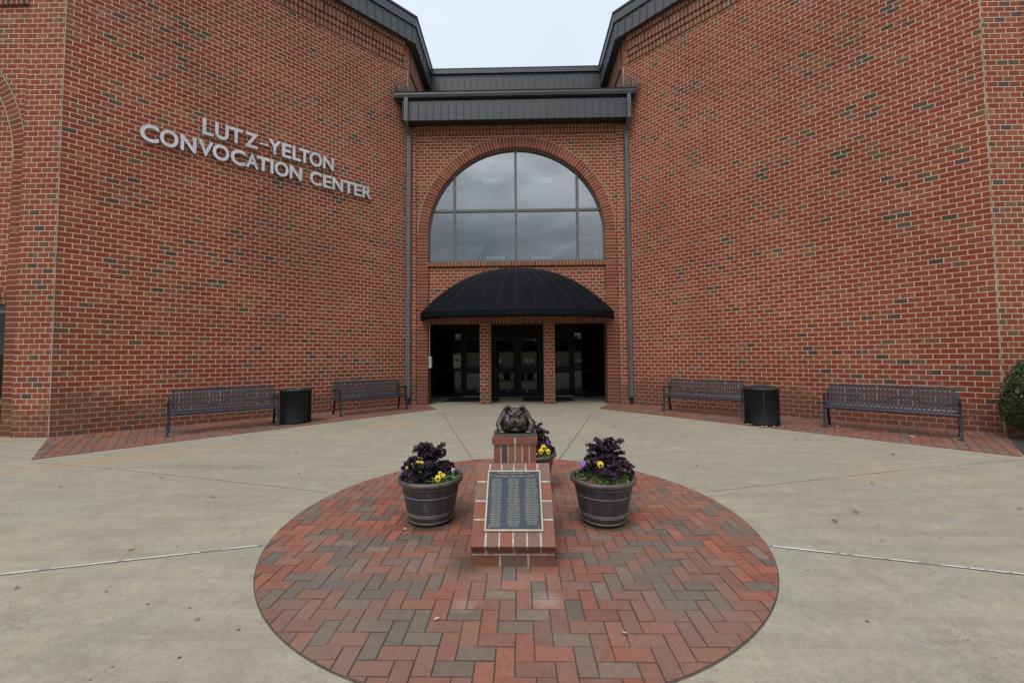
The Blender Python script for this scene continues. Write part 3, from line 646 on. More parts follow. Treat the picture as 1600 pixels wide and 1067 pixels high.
# arched window ------------------------------------------------------
wy = D+.15
wf = MB()
def archx(z): return ri if z <= zc else math.sqrt(max(0, ri*ri-(z-zc)**2))
for x, z0 in ((-2.075, 4.7), (-.008, 4.7), (2.055, 4.7)):
    zt = zc+math.sqrt(ri*ri-x*x)+.01; wf.box(x-.042, x+.042, wy-.03, wy+.07, 4.7, zt)
wf.box(-ri, -2.118, wy-.022, wy+.065, 6.418, 6.50); wf.box(-2.032, -.051, wy-.022, wy+.065, 6.418, 6.50); wf.box(.035, 2.012, wy-.022, wy+.065, 6.418, 6.50); wf.box(2.098, ri, wy-.022, wy+.065, 6.418, 6.50)
wf.box(-ri, ri, wy-.045, wy+.08, 4.686, 4.765)
seq = [(ri-.0, 4.765+(zc-4.765)*k/6) for k in range(7)]+[(ri*math.cos(PI*k/64), zc+ri*math.sin(PI*k/64)) for k in range(1, 65)]+[(-ri, zc-(zc-4.765)*k/6) for k in range(1, 7)]
def inset(p, d):
    x, z = p
    if z <= zc: return (x-math.copysign(d, x), z)
    r = math.hypot(x, z-zc); return (x*(r-d)/r, zc+(z-zc)*(r-d)/r)
rows = [[(p[0], wy-.025, p[1]), (inset(p, .03)[0], wy-.025, inset(p, .03)[1]), (inset(p, .03)[0], wy+.06, inset(p, .03)[1])] for p in seq]
wf.grid(rows, False); wfo = wf.build('arched_window', m_frame, B)
pn_ = MB(); pn_.face([(x, wy+.03, z) for x, z in [inset(p, .02) for p in seq]][::-1]); pn_.build('pane', m_glass_up, wfo)
fl = MB(); fl.box(2.66, 2.76, wy+.3, wy+.34, 5.02, 5.16); fl.box(2.74, 2.76, wy+.32, wy+.34, 4.72, 5.02); fl.box(2.68, 2.82, wy+.28, wy+.38, 4.70, 4.725); fl.build('floodlight', m_white, B)
# the stair hall seen dimly through it
it = MB(); x0, x1, y0, y1, z0, z1 = -3.5, 3.5, D+.43, 19.5, 2.95, 9.5
it.face([(x0, y1, z0), (x1, y1, z0), (x1, y1, z1), (x0, y1, z1)]); it.face([(x0, y0, z0), (x0, y1, z0), (x0, y1, z1), (x0, y0, z1)]); it.face([(x1, y0, z0), (x1, y0, z1), (x1, y1, z1), (x1, y1, z0)])
it.face([(x0, y0, z0), (x1, y0, z0), (x1, y1, z0), (x0, y1, z0)]); it.face([(x0, y0, z1), (x0, y1, z1), (x1, y1, z1), (x1, y0, z1)])
it.build('stair_hall', m_inter, B)
st = MB(); st.prism([(-.6, 4.6), (-.35, 4.6), (2.66, 6.5), (3.5, 6.5), (3.5, 6.76), (2.6, 6.76)], 16.9, 17.0); st.prism([(2.6, 6.5), (3.5, 6.5), (3.5, 6.76), (2.6, 6.76)], 17.0, 18.5)
for k in range(14):
    x = -.5+k*.235; z = 4.55+k*.152; st.box(x, x+.25, 17.0, 18.3, z, z+.04)
st.prism([(-3.5, 5.2), (-2.9, 5.2), (-2.5, 5.3), (-1.95, 5.75), (-1.6, 6.3), (-1.5, 6.6), (-3.5, 6.6)], 17.6, 17.7)
sto = st.build('staircase', simple('stair_paint', (.75, .77, .78), .6), B)
rl = MB(); rl.tube([(-.3, 16.95, 6.05), (2.3, 16.95, 7.70), (3.5, 16.95, 7.72)], .025, 6); rl.tube([(-.3, 16.95, 5.9), (2.3, 16.95, 7.55), (3.5, 16.95, 7.57)], .012, 6)
for k in range(26):
    x = -.2+k*.14; zb = min(6.76, 4.78+(x+.35)*.63) if x < 2.6 else 6.76; ztp = 6.05+(x+.3)*.635 if x < 2.3 else 7.71; rl.tube([(x, 16.95, zb), (x, 16.95, ztp)], .009, 4)
rl.build('stair_railing', simple('pinkish_rail_paint', (.62, .42, .44), .5), sto)
for (x0, x1, z, y) in ((-1.54, -.55, 9.3, 17.0), (.71, 1.61, 9.3, 17.0), (-1.5, -.6, 6.3, 18.8), (.7, 1.7, 6.3, 18.8), (-3.2, -1.2, 9.3, 13.7), (-1.0, 1.0, 9.3, 13.7), (1.2, 3.2, 9.3, 13.7), (-3.2, 3.2, 9.3, 13.45)):
    cl = MB(); cl.box(x0, x1, y, y+.3, z, z+.10); cl.build('ceiling_or_fill_light', m_tube if y > 14 else m_fill, B)  # those by the window wall are added fill, out of view, lighting the hall

# entrance recess -----------------------------------------------------
gy = 15.6
rc = MB()
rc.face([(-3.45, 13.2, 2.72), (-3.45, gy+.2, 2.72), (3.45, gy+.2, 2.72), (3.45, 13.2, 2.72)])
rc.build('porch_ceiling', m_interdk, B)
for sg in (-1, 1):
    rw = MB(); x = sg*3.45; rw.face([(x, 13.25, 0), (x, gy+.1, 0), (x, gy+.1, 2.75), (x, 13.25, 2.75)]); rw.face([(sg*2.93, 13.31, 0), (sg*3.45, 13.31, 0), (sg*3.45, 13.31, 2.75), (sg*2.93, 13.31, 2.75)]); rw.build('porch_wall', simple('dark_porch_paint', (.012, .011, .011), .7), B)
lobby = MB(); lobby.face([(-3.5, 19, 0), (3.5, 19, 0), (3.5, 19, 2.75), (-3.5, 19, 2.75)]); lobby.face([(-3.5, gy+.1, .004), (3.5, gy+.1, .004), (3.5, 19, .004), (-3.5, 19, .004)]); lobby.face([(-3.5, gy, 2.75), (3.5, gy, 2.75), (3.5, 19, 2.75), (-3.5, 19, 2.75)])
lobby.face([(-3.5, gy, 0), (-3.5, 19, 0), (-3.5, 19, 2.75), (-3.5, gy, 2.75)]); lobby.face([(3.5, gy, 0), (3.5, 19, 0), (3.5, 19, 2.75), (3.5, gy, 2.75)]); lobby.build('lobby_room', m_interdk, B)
sfm = MB()
for a, b in ((-3.45, -3.38), (-2.24, -2.17), (-1.24, -.96), (.96, 1.24), (2.17, 2.24), (3.38, 3.45)): sfm.box(a, b, gy-.05, gy+.06, 0, 2.72)
for a, b in ((-3.38, -2.24), (2.24, 3.38)): sfm.box(a, b, gy-.045, gy+.055, 1.02, 1.075); sfm.box(a, b, gy-.045, gy+.055, .0, .12); sfm.box(a, b, gy-.045, gy+.055, 2.62, 2.72)
for a, b in ((-2.17, -1.24), (-.96, .96), (1.24, 2.17)): sfm.box(a, b, gy-.045, gy+.055, 2.40, 2.72)
so = sfm.build('storefront', m_door, B)
for a, b in ((-3.38, -2.24), (2.24, 3.38)):
    p = MB(); p.face([(a, gy, .12), (b, gy, .12), (b, gy, 2.62), (a, gy, 2.62)]); p.build('sidelight', m_glass_dk, so)
for a, b, hs in ((-2.165, -1.245, 1), (-.955, -.008, 1), (.008, .955, -1), (1.245, 2.165, -1)):
    d = MB(); s = .15; y0, y1 = gy-.03, gy+.02
    d.box(a, a+s, y0, y1, .02, 2.395); d.box(b-s, b, y0, y1, .02, 2.395); d.box(a+s, b-s, y0, y1, .02, .27); d.box(a+s, b-s, y0, y1, .90, 1.14); d.box(a+s, b-s, y0, y1, 2.25, 2.395)
    do = d.build('door', m_door, B)
    p = MB(); p.face([(a+s-.01, gy, .25), (b-s+.01, gy, .25), (b-s+.01, gy, 2.27), (a+s-.01, gy, 2.27)]); p.build('door_glass', m_glass_dk, do)
    hx = (b-.055) if hs > 0 else (a+.055); hh = MB(); hh.tube([(hx, y0+.005, 1.36), (hx-hs*.0, y0-.06, 1.36), (hx-hs*.07, y0-.07, 1.34), (hx-hs*.07, y0-.07, 1.08), (hx, y0-.06, 1.06), (hx, y0+.005, 1.06)], .014, 8); hh.build('door_handle', m_black, do)
    kx = (a+.6 if hs > 0 else b-.6); kk = MB(); kk.lathe([(.001, 0), (.024, .004), (.026, .02), (.018, .03)], 12, capt=True); ko = kk.build('floor_bolt', m_bolt, do, (kx, y0-.002, .2)); ko.rotation_euler = (PI/2, 0, 0)
    if abs((a+b)/2) > 1.2:
        th_ = MB(); th_.box(a, b, gy-.1, gy-.03, .0, .022); th_.build('threshold', m_bolt, do)

# black dome awning ---------------------------------------------------
aw = MB(); A_, Bp, Zr, Ct = 3.13, 1.18, 2.98, 1.46
def dome(u_, v_):      # u_: 0..1 round the front, v_: 0 rim .. 1 apex
    ph = PI*u_; h = max(0, 1-v_*.999)
    return Vector((A_*math.cos(ph)*h, D-.02-Bp*math.sin(ph)**.75*h, Zr+Ct*(1-h**2.3)))
nu, nv = 48, 20
rows = [[dome(i/nu, j/nv) for i in range(nu+1)] for j in range(nv+1)]
for j, r in enumerate(rows):        # cloth sags a little between the ribs
    for i, p in enumerate(r):
        s_ = math.sin(PI*((i/nu*16) % 1)); q = p-Vector((0, D-.02, Zr)); r[i] = Vector((0, D-.02, Zr))+q*(1-.011*s_*(1-(j/nv)**3))
aw.grid(rows, True)
awo = aw.build('awning', m_awning, B)
va = MB(); rows = []
for j in range(4): rows.append([(dome(i/nu, 0).x*(1+.006*math.sin(j*1.1)), dome(i/nu, 0).y, Zr-.245*j/3+(.004*math.sin(i*2.1) if j == 3 else 0)) for i in range(nu+1)])
rows.append([(x*.995, y+.02, z+.01) for x, y, z in rows[3]]); va.grid(rows, True); va.build('valance', m_awning, awo)
for k in range(1, 16):
    q = MB(); pts = [dome(k/16, j/24) for j in range(0, 24)]
    pts = [p+(p-Vector((0, D, Zr))).normalized()*.004 for p in pts]; q.tube(pts, .0055, 5, False); q.build('seam', m_seam, awo)
q = MB(); q.tube([dome(i/nu, 0)+Vector((0, -.004, 0)) for i in range(nu+1)], .005, 5, False); q.build('rim_seam', m_seam, awo)
q = MB(); q.tube([Vector((dome(i/nu, 0).x*.985, dome(i/nu, 0).y+.03, Zr-.22)) for i in range(nu+1)], .02, 6, False); q.build('awning_frame', m_black, awo)

# ------------------------------------------------------------------ lettering on the left wall
LS = thing('wall_sign', 'silver metal letters spelling the hall name on the left brick wall', 'sign', *frame(-1))
def glyph(ch, off=.010):
    cu = bpy.data.curves.new('glyph', 'FONT'); cu.body = ch; cu.extrude = .5; cu.offset = off; cu.resolution_u = 6
    o = bpy.data.objects.new('glyph', cu); C.objects.link(o)
    me = bpy.data.meshes.new_from_object(o); bpy.data.objects.remove(o); return me
def put_letter(ch, s0, s1, zb, h):
    if ch == '–':
        mb = MB(); mb.box(lx(s0, -1), lx(s1, -1), -.085, -.035, zb+h*.42, zb+h*.54); o = mb.build('letter', m_silver, LS, bevel=.004); return
    me = glyph(ch, .027); xs = [v.co.x for v in me.vertices]; ys = [v.co.y for v in me.vertices]; x0, x1, y0, y1 = min(xs), max(xs), min(ys), max(ys)
    ov = .012 if ch in 'COU' else 0
    for v in me.vertices:
        fx_, fy = (v.co.x-x0)/(x1-x0), (v.co.y-y0)/(y1-y0)
        lo = zb-ov; hi = zb+h+(0 if ch == 'U' else ov)
        v.co = (lx(s0, -1)+(lx(s1, -1)-lx(s0, -1))*fx_, -.085 if v.co.z > 0 else -.035, lo+(hi-lo)*fy)
    me.materials.clear(); me.materials.append(m_silver)
    uv = me.uv_layers.new(name='UVMap') if not me.uv_layers else me.uv_layers[0]
    o = bpy.data.objects.new('letter', me); C.objects.link(o); o.parent = LS
low = [(6.507, 6.19), (6.174, 5.852), (5.811, 5.522), (5.488, 5.202), (5.211, 4.877), (4.85, 4.538), (4.528, 4.252), (4.295, 4.005), (3.986, 3.915), (3.888, 3.556), (3.529, 3.225), (3.025, 2.705), (2.674, 2.438), (2.415, 2.119), (2.101, 1.805), (1.792, 1.56), (1.538, 1.251)]
for (a, b), ch, i in zip(low, 'CONVOCATIONCENTER', range(99)): put_letter(ch, a, b, 6.437+.022*i/16, .375)
up = [(5.417, 5.204), (5.172, 4.901), (4.888, 4.605), (4.567, 4.272), (4.242, 4.03), (4.042, 3.748), (3.722, 3.498), (3.469, 3.251), (3.301, 3.032), (3.039, 2.706), (2.681, 2.384)]
for (a, b), ch, i in zip(up, 'LUTZ–YELTON', range(99)): put_letter(ch, a, b, 6.972+.026*i/10, .39)

# ------------------------------------------------------------------ small things at the entrance
t = thing('call_box', 'small pale call box with dark buttons on the left entrance pier', 'intercom', (-2.885, 13.0, 1.2))
mb = MB(); mb.box(-.045, .045, -.05, .0, 0, .37); mb.build('housing', m_white, t, bevel=.006)
m_btn = simple('blue_grey_button', (.06, .09, .2), .4)
for k in range(5):
    for x in (-.018, .018): mb = MB(); mb.box(x-.011, x+.011, -.056, -.048, .04+k*.066, .07+k*.066); mb.build('button', m_btn, t)
mb = MB(); mb.tube([(-.02, -.02, .37), (-.02, -.02, 1.44)], .011, 8); mb.build('conduit', m_white, t)
mb = MB(); mb.box(.045, .075, -.045, .0, .03, .34); mb.build('side_cover', m_pipe, t)
t = thing('poster', 'white paper notice with a red emblem behind the left entrance glass', 'poster', (-2.40, 15.575, 1.14))
mb = MB(); mb.box(-.145, .145, -.004, .004, 0, .52); mb.build('sheet', simple('notice_paper', (.50, .47, .38), .8), t)
mb = MB(); mb.grid([[(r*math.cos(2*PI*k/16), -.0055, .30+r*.85*math.sin(2*PI*k/16)) for k in range(16)] for r in (.001, .075)], False, True); mb.build('emblem', simple('red_print', (.30, .07, .05), .7), t)
m_prn = simple('grey_print', (.2, .2, .18), .8)
for a, z in ((.06, .08), (.09, .42)): mb = MB(); mb.box(-a, a, -.006, -.004, z, z+.022); mb.build('print_line', m_prn, t)
for nm, q in (('black rubber mat laid before the left entrance door', [(-2.60, 13.75), (-.68, 13.75), (-.68, 15.0), (-2.52, 15.0)]), ('black rubber mat laid before the right entrance door', [(.15, 13.75), (1.98, 13.75), (1.98, 15.1), (.22, 15.1)])):
    mb = MB(); z = .012; mb.face([(x, y, z) for x, y in q]); n_ = len(q)
    for i in range(4): a, b = q[i], q[(i+1) % 4]; mb.face([(a[0], a[1], 0), (b[0], b[1], 0), (b[0], b[1], z), (a[0], a[1], z)])
    tag(mb.build('door_mat', m_rubber), nm, 'door mat', 'entrance door mats')
mb = MB(); mb.lathe([(.16, .002), (.165, .02), (.13, .045), (.06, .055)], 20, capt=True); o = mb.build('floor_weight', m_black, loc=(2.66, 15.3, 0)); tag(o, 'flat black disc left on the floor by the right sidelight', 'door weight')

# ------------------------------------------------------------------ benches
def bench_profile():    # side view of a slat: (y, z), from the front roll up to the top
    return [(-.235, .405), (-.262, .425), (-.255, .445), (-.22, .452), (-.12, .438), (.0, .425), (.10, .420), (.155, .435), (.185, .475), (.20, .54), (.225, .66), (.25, .78), (.268, .855), (.272, .868)]
def make_bench():
    t = thing('park_bench', '', 'bench', (0, 0, 0), 0, 'metal benches along the brick walls')
    L = 1.90; prof = bench_profile(); n = 29
    se = MB(); bk = MB()
    for i in range(n):
        x = -L/2+.07+(L-.14)*i/(n-1); w = .037 if 0 < i < n-1 else .055
        se.bar([(x, y, z) for y, z in prof[2:9]], w, .006); bk.bar([(x, y, z) for y, z in prof[8:]], w, .006)
    so_ = se.build('seat', m_bench, t); bk.build('backrest', m_bench, t)
    fr = MB(); fr.tube([(-L/2+.02, -.245, .425), (L/2-.02, -.245, .425)], .024, 10); fr.build('front_rail', m_bench, so_)
    sr = MB(); sr.tube([(-L/2+.02, .17, .44), (L/2-.02, .17, .44)], .014, 8); sr.tube([(-L/2+.02, .02, .405), (L/2-.02, .02, .405)], .014, 8); sr.build('seat_rail', m_benchdk, so_)
    tr = MB(); tr.tube([(-L/2+.03, .283, .868), (L/2-.03, .283, .868)], .018, 8); tr.build('top_rail', m_benchdk, t)
    br = MB(); br.tube([(-L/2+.03+(L-.06)*k/40, .262, .60+.075*math.sin(k/40*PI*4.0)) for k in range(41)], .011, 6); br.build('wavy_brace', m_bench, t)
    for sg in (-1, 1):
        x = sg*(L/2-.005)
        lg = MB(); lg.bar([(x, -.225, .44), (x, -.235, .30), (x, -.255, .14), (x, -.285, .012)], .045, .04); lg.lathe([(.03, 0), (.03, .014)], 10, x, -.287, capt=True); lg.build('front_leg', m_bench, t)
        lg = MB(); lg.bar([(x, .175, .44), (x, .20, .30), (x, .235, .14), (x, .285, .012)], .045, .04); lg.lathe([(.03, 0), (.03, .014)], 10, x, .287, capt=True); lg.build('rear_leg', m_benchdk, t)
        ef = MB(); ef.bar([(x, -.24, .425), (x, -.1, .42), (x, .06, .405), (x, .17, .425), (x, .205, .52), (x, .235, .68), (x, .268, .80)], .04, .035); ef.build('end_frame', m_bench, t)
        am = MB(); am.bar([(x, .232, .655), (x, .15, .668), (x, .02, .688), (x, -.12, .69), (x, -.20, .672), (x, -.245, .64)], .045, .022); am.bar([(x, -.205, .668), (x, -.212, .60), (x, -.218, .52), (x, -.228, .43)], .036, .028); am.build('armrest', m_benchdk, t)
    return t
bench = make_bench()
def place_bench(first, a, b, label):
    (ax, ay), (bx, by) = a, b      # feet of the two front legs
    o = bench if first else copy_tree(bench)
    ang = math.atan2(by-ay, bx-ax); m_ = ((ax+bx)/2, (ay+by)/2); nx, ny = -math.sin(ang), math.cos(ang)
    o.location = (m_[0]+nx*.287, m_[1]+ny*.287, .006); o.rotation_euler = (0, 0, ang); o['label'] = label
    return o
place_bench(True, (-6.863, 7.673), (-5.414, 8.913), 'slatted metal bench left of the lidless-looking bin, farthest from the entrance on the left wall')
place_bench(False, (-4.62, 10.248), (-3.22, 11.60), 'slatted metal bench between the left bin and the left downspout')
place_bench(False, (3.987, 10.917), (5.46, 9.70), 'slatted metal bench partly hidden by the domed bin on the right')
place_bench(False, (6.44, 8.388), (7.73, 7.06), 'slatted metal bench near the green shrub, with dry leaves under it')
bench['label'] = 'slatted metal bench at far left, left of the smooth-topped round bin'

# ------------------------------------------------------------------ litter bins
def make_bin(name_label, loc, h, dome_lid):
    t = thing('litter_bin', name_label, 'trash can', loc, 0, 'round black litter bins')
    r = .335
    b = MB(); b.lathe([(r+.004, 0), (r+.006, .03), (r+.004, .045), (r, .05), (r-.004, h*.5), (r, h-.045), (r+.004, h-.04), (r+.006, h-.02)], 48); b.face([(r*math.cos(2*PI*k/48), r*math.sin(2*PI*k/48), 0) for k in range(48)][::-1]); b.build('bin_body', m_bin, t)
    l = MB()
    if dome_lid: l.lathe([(r+.008, h-.03), (r+.018, h-.02), (r+.018, h+.0), (r+.002, h+.015), (r-.05, h+.03), (.20, h+.055), (.13, h+.065), (.125, h+.055), (.12, h-.1)], 48)
    else: l.lathe([(r+.006, h-.03), (r+.014, h-.02), (r+.014, h+.0), (r-.01, h+.012), (.17, h+.016), (.155, h+.01), (.15, h-.1)], 48)
    l.build('lid', m_binlid, t)
    d = MB(); d.face([(.2*math.cos(2*PI*k/24), .2*math.sin(2*PI*k/24), h-.09) for k in range(24)]); d.build('liner', m_black, t)
    for a in (-.35, 1.2, 2.8, 4.3): st_ = MB(); st_.box(-.012, .012, -.004, .006, .05, h-.03, mat=Matrix.Translation((r*math.cos(a)*1.004, r*math.sin(a)*1.004, 0)) @ Matrix.Rotation(a+PI/2, 4, 'Z')); st_.build('body_strap', m_binlid, t)
make_bin('round black litter bin with low flat rim between the two left benches', (-5.29, 9.38, .006), .79, False)
make_bin('round black litter bin with raised lid in front of the right-hand benches', (5.42, 8.87, .006), .79, True)

# ------------------------------------------------------------------ memorial pedestal
PX = .008
T = thing('memorial_pedestal', 'small red brick memorial pedestal with sloped front and pale mortar, in the brick circle', 'pedestal', (PX, 2.85, 0))
PB = [(.235, .075, .047), (.215, .066, .042), (.25, .09, .058), (.22, .10, .075)]; BROWN = (.185, .115, .09); DK = (.05, .042, .045); ORG = (.26, .115, .06)
rp_ = random.Random(21); pc = lambda: tuple(x*rp_.uniform(.92, 1.1) for x in rp_.choice(PB))
def bricks_box(mb, cols_x, y0, y1, z0, z1, cols, proud=.003):
    for (a, b), c in zip(cols_x, cols): mb.box(a, b, y0-proud, y1+proud, z0, z1, col=c)
# two plinth courses
mo = MB(); mo.box(-.298, .298, .052, .60, 0, .162); mo.build('plinth_mortar', m_mortar, T)
pl_ = MB()
bricks_box(pl_, [(-.302, -.205), (-.19, .0), (.015, .19), (.205, .302)], .05, .60, .095, .156, [pc(), pc(), pc(), pc()])
bricks_box(pl_, [(-.303, -.105), (-.09, .10), (.115, .303)], .05, .60, .004, .080, [tuple(x*.8 for x in pc()), (.12, .08, .075), tuple(x*.75 for x in pc())])
for z0, z1, ys in ((.095, .156, [(.05, .14), (.155, .36), (.375, .60)]), (.004, .080, [(.05, .25), (.265, .47), (.485, .60)])):
    for y0, y1 in ys:
        c = pc()
        for sg in (-1, 1): pl_.box(min(sg*.296, sg*.303), max(sg*.296, sg*.303), y0, y1, z0, z1, col=c)
pl_.build('plinth', m_pedbrick, T)
# sloped face: local frame along the slope
S0 = Vector((0, -.005, .168)); S1 = Vector((0, .53, .612)); sl = (S1-S0).length; ang = math.atan2(S1.z-S0.z, S1.y-S0.y)
SM = Matrix.Translation(S0) @ Matrix.Rotation(ang, 4, 'X')
sm_ = MB(); sm_.box(-.298, .298, .003, sl-.003, -.06, -.004, mat=SM); sm_.build('slope_mortar', m_mortar, T)
sb_ = MB()
bx = [(-.302, -.206), (-.192, -.106), (-.094, -.006), (.006, .094), (.106, .192), (.206, .302)]
for (a, b), c in zip(bx, [pc(), BROWN, pc(), BROWN, BROWN, pc()]): sb_.box(a, b, -.002, .195, -.062, 0, col=c, mat=SM)
for (a, b), c in zip(bx, [(.225, .095, .07), pc(), BROWN, (.2, .11, .085), pc(), BROWN]): sb_.box(a, b, .528, sl+.002, -.062, 0, col=c, mat=SM)
for (t0, t1), cl_, cr_ in (((.209, .345), pc(), BROWN), ((.359, .514), BROWN, pc())):
    sb_.box(-.302, -.206, t0, t1, -.062, 0, col=cl_, mat=SM); sb_.box(.206, .302, t0, t1, -.062, 0, col=cr_, mat=SM); sb_.box(-.19, .19, t0, t1, -.062, -.001, col=pc(), mat=SM)
sb_.build('sloped_face', m_pedbrick, T, bevel=.004)
bd = MB(); bd.face([(-.296, .06, .16), (-.296, .53, .16), (-.296, .53, .56)]); bd.face([(.296, .06, .16), (.296, .53, .56), (.296, .53, .16)]); bd.face([(-.296, .6, 0), (.296, .6, 0), (.296, .55, .6), (-.296, .55, .6)]); bd.box(-.29, .29, .1, .55, .16, .2); bd.build('core', m_mortar, T)
# upright shaft behind
sx0, sx1, sy0, sy1 = -.172, .195, .60, .97
sh = MB(); sh.box(sx0+.004, sx1-.004, sy0+.004, sy1-.004, 0, .757); sh.build('shaft_mortar', m_mortar, T)
sk = MB(); wv = (sx1-sx0)/6
for k, c in enumerate([pc(), DK, ORG, ORG, pc(), pc()]):
    a, b = sx0+k*wv+(.006 if k else 0), sx0+(k+1)*wv-(.005 if k < 5 else 0)
    sk.box(a, b, sy0, sy0+.06, .545, .747, col=c); c2 = pc(); sk.box(a, b, sy1-.06, sy1, .545, .747, col=c2)
for k in range(4):
    c = pc(); a, b = sy0+.06+k*.063+.005, sy0+.06+(k+1)*.063-.004
    for x0, x1 in ((sx0, sx0+.06), (sx1-.06, sx1)): sk.box(x0, x1, a, b, .545, .747, col=c)
for z0 in (.005, .145, .285, .425): 
    for a, b in ((sx0, .005), (.017, sx1)): sk.box(a, b, sy0, sy1, z0, z0+.125, col=pc())
sk.build('shaft', m_pedbrick, T, bevel=.003)
cm = MB(); cm.box(sx0-.008, sx1+.004, sy0-.006, sy1+.006, .759, .812); cm.build('cap_mortar', m_mortar, T)
ck = MB()
for a, b in ((sx0-.016, .0), (.022, sx1+.010)): ck.box(a, b, sy0-.014, sy0+.19, .757, .8165, col=pc()); ck.box(a, b, sy0+.2, sy1+.014, .757, .8165, col=pc())
ck.build('cap', m_pedbrick, T, bevel=.003)

# bronze plaque on the sloped face
PT = thing('plaque', 'dark blue dedication plaque with raised pale lettering and bronze edge on the sloped brick face', 'plaque')
PT.matrix_world = Matrix.Translation((PX, 2.85, 0)) @ SM @ Matrix.Translation((.004, .106, 0))
pw, ph = .432, .508
p = MB(); p.box(-pw/2+.008, pw/2-.008, .008, ph-.008, 0, .009); p.build('plate', m_plaque, PT)
fr = MB()
for a, b, c, d in ((-pw/2, pw/2, 0, .012), (-pw/2, pw/2, ph-.012, ph), (-pw/2, -pw/2+.012, .012, ph-.012), (pw/2-.012, pw/2, .012, ph-.012)): fr.box(a, b, c, d, 0, .014)
fr.build('raised_edge', m_plframe, PT)
sw = MB()
for x in (-.185, .185):
    for y in (.03, ph-.04): sw.lathe([(.006, .009), (.005, .012), (.001, .013)], 10, x, y)
sw.build('screw', m_plframe, PT)
def plaque_text(txt, y, w, h):
    me = glyph(txt); xs = [v.co.x for v in me.vertices]; x0, x1 = min(xs), max(xs); k = w/(x1-x0)
    ys = [v.co.y for v in me.vertices]; y0, y1 = min(ys), max(ys); ky = h/(y1-y0)
    for v in me.vertices: v.co = ((v.co.x-(x0+x1)/2)*k, y+(v.co.y-y0)*ky, .0125 if v.co.z > 0 else .0085)
    me.materials.clear(); me.materials.append(m_letter); o = bpy.data.objects.new('heading', me); C.objects.link(o); o.parent = PT
plaque_text('Financial Supporters Of', ph-.036, .262, .021)
plaque_text('The Senior Class Gift of 2005', ph-.062, .325, .018)
# name lines: too small to read in the photo, kept as raised, unreadable marks in three columns
nm = MB(); rk = random.Random(4)
for cx_, rows_, w0 in ((-.138, 31, .075), (-.003, 31, .085), (.135, 30, .088)):
    for r_ in range(rows_):
        y = ph-.080-r_*.01315; w = w0*rk.uniform(.82, 1.22); x = cx_-w/2; g_ = cx_+rk.uniform(-.012, .008); end = cx_+w/2
        while x < end:
            if abs(x-g_) < .0022: x += .0035; continue
            lw = rk.uniform(.0020, .0034); hh = rk.choice((.0052, .0052, .0052, .0074)); nm.box(x, min(end, x+lw), y, y+hh, .0085, .0115); x += lw+.0010
nm.build('name_lines', m_letter, PT)

# ------------------------------------------------------------------ bronze bulldog
DG = thing('bulldog_statue', 'dark bronze statue of a crouching bulldog on the brick pedestal', 'statue', (PX+.012, 2.85+.785, .8165))
mb = MB(); mb.grid([[(-.178, -.185, 0), (.182, -.185, 0), (.182, .185, 0), (-.178, .185, 0)], [(-.176, -.182, .012), (.180, -.182, .012), (.18, .182, .012), (-.176, .182, .012)], [(-.168, -.172, .020), (.172, -.172, .020), (.172, .175, .020), (-.168, .175, .020)]], False, True); mb.face([(-.168, -.172, .020), (.172, -.172, .020), (.172, .175, .020), (-.168, .175, .020)]); mb.build('statue_base', m_bronzebase, DG)
from mathutils import Euler
bm = bmesh.new(); bmesh.ops.create_uvsphere(bm, u_segments=18, v_segments=12, radius=1); bm.verts.index_update()
USV = [v.co.copy() for v in bm.verts]; USF = [[v.index for v in f.verts] for f in bm.faces]; bm.free(); dv, df = [], []
def ell(c, r, rot=(0, 0, 0), seg=20):
    m = Matrix.Translation(c) @ Euler(rot).to_matrix().to_4x4() @ Matrix.Diagonal((r[0], r[1], r[2], 1)); b = len(dv)
    dv.extend(m @ v for v in USV); df.extend([b+i for i in f] for f in USF)
def cap_(a, b, ra, rb, n=10):
    a, b = Vector(a), Vector(b)
    for k in range(n+1): q = k/n; r = ra+(rb-ra)*q; ell(a.lerp(b, q), (r, r, r), seg=14)
def path(pts, rs, n=6):
    for i in range(len(pts)-1): cap_(pts[i], pts[i+1], rs[i], rs[i+1], n)
# trunk: deep chest low between the shoulders, narrowing to raised rump; local -y faces the viewer
ell((0, .055, .115), (.100, .105, .078)); ell((0, .125, .105), (.085, .07, .068)); ell((0, -.015, .10), (.10, .07, .07))
ell((-.088, .015, .135), (.040, .055, .055)); ell((.088, .015, .135), (.040, .055, .055))      # shoulders
for s in (-1, 1):      # bowed forelegs, elbows out, paws turned in
    path([(s*.092, .010, .165), (s*.128, -.020, .112), (s*.150, -.050, .080), (s*.128, -.098, .036)], [.038, .030, .026, .021])
    ell((s*.117, -.118, .032), (.024, .030, .015))
    for k, dx in enumerate((-.017, -.006, .006, .017)): cap_((s*.117+dx*.8, -.125, .031), (s*.117+dx*1.15, -.147+abs(dx)*.45, .027), .0085, .0075, 3)
    path([(s*.09, .12, .10), (s*.115, .09, .06), (s*.11, .14, .035), (s*.105, .10, .03)], [.045, .036, .024, .02])   # hind legs folded
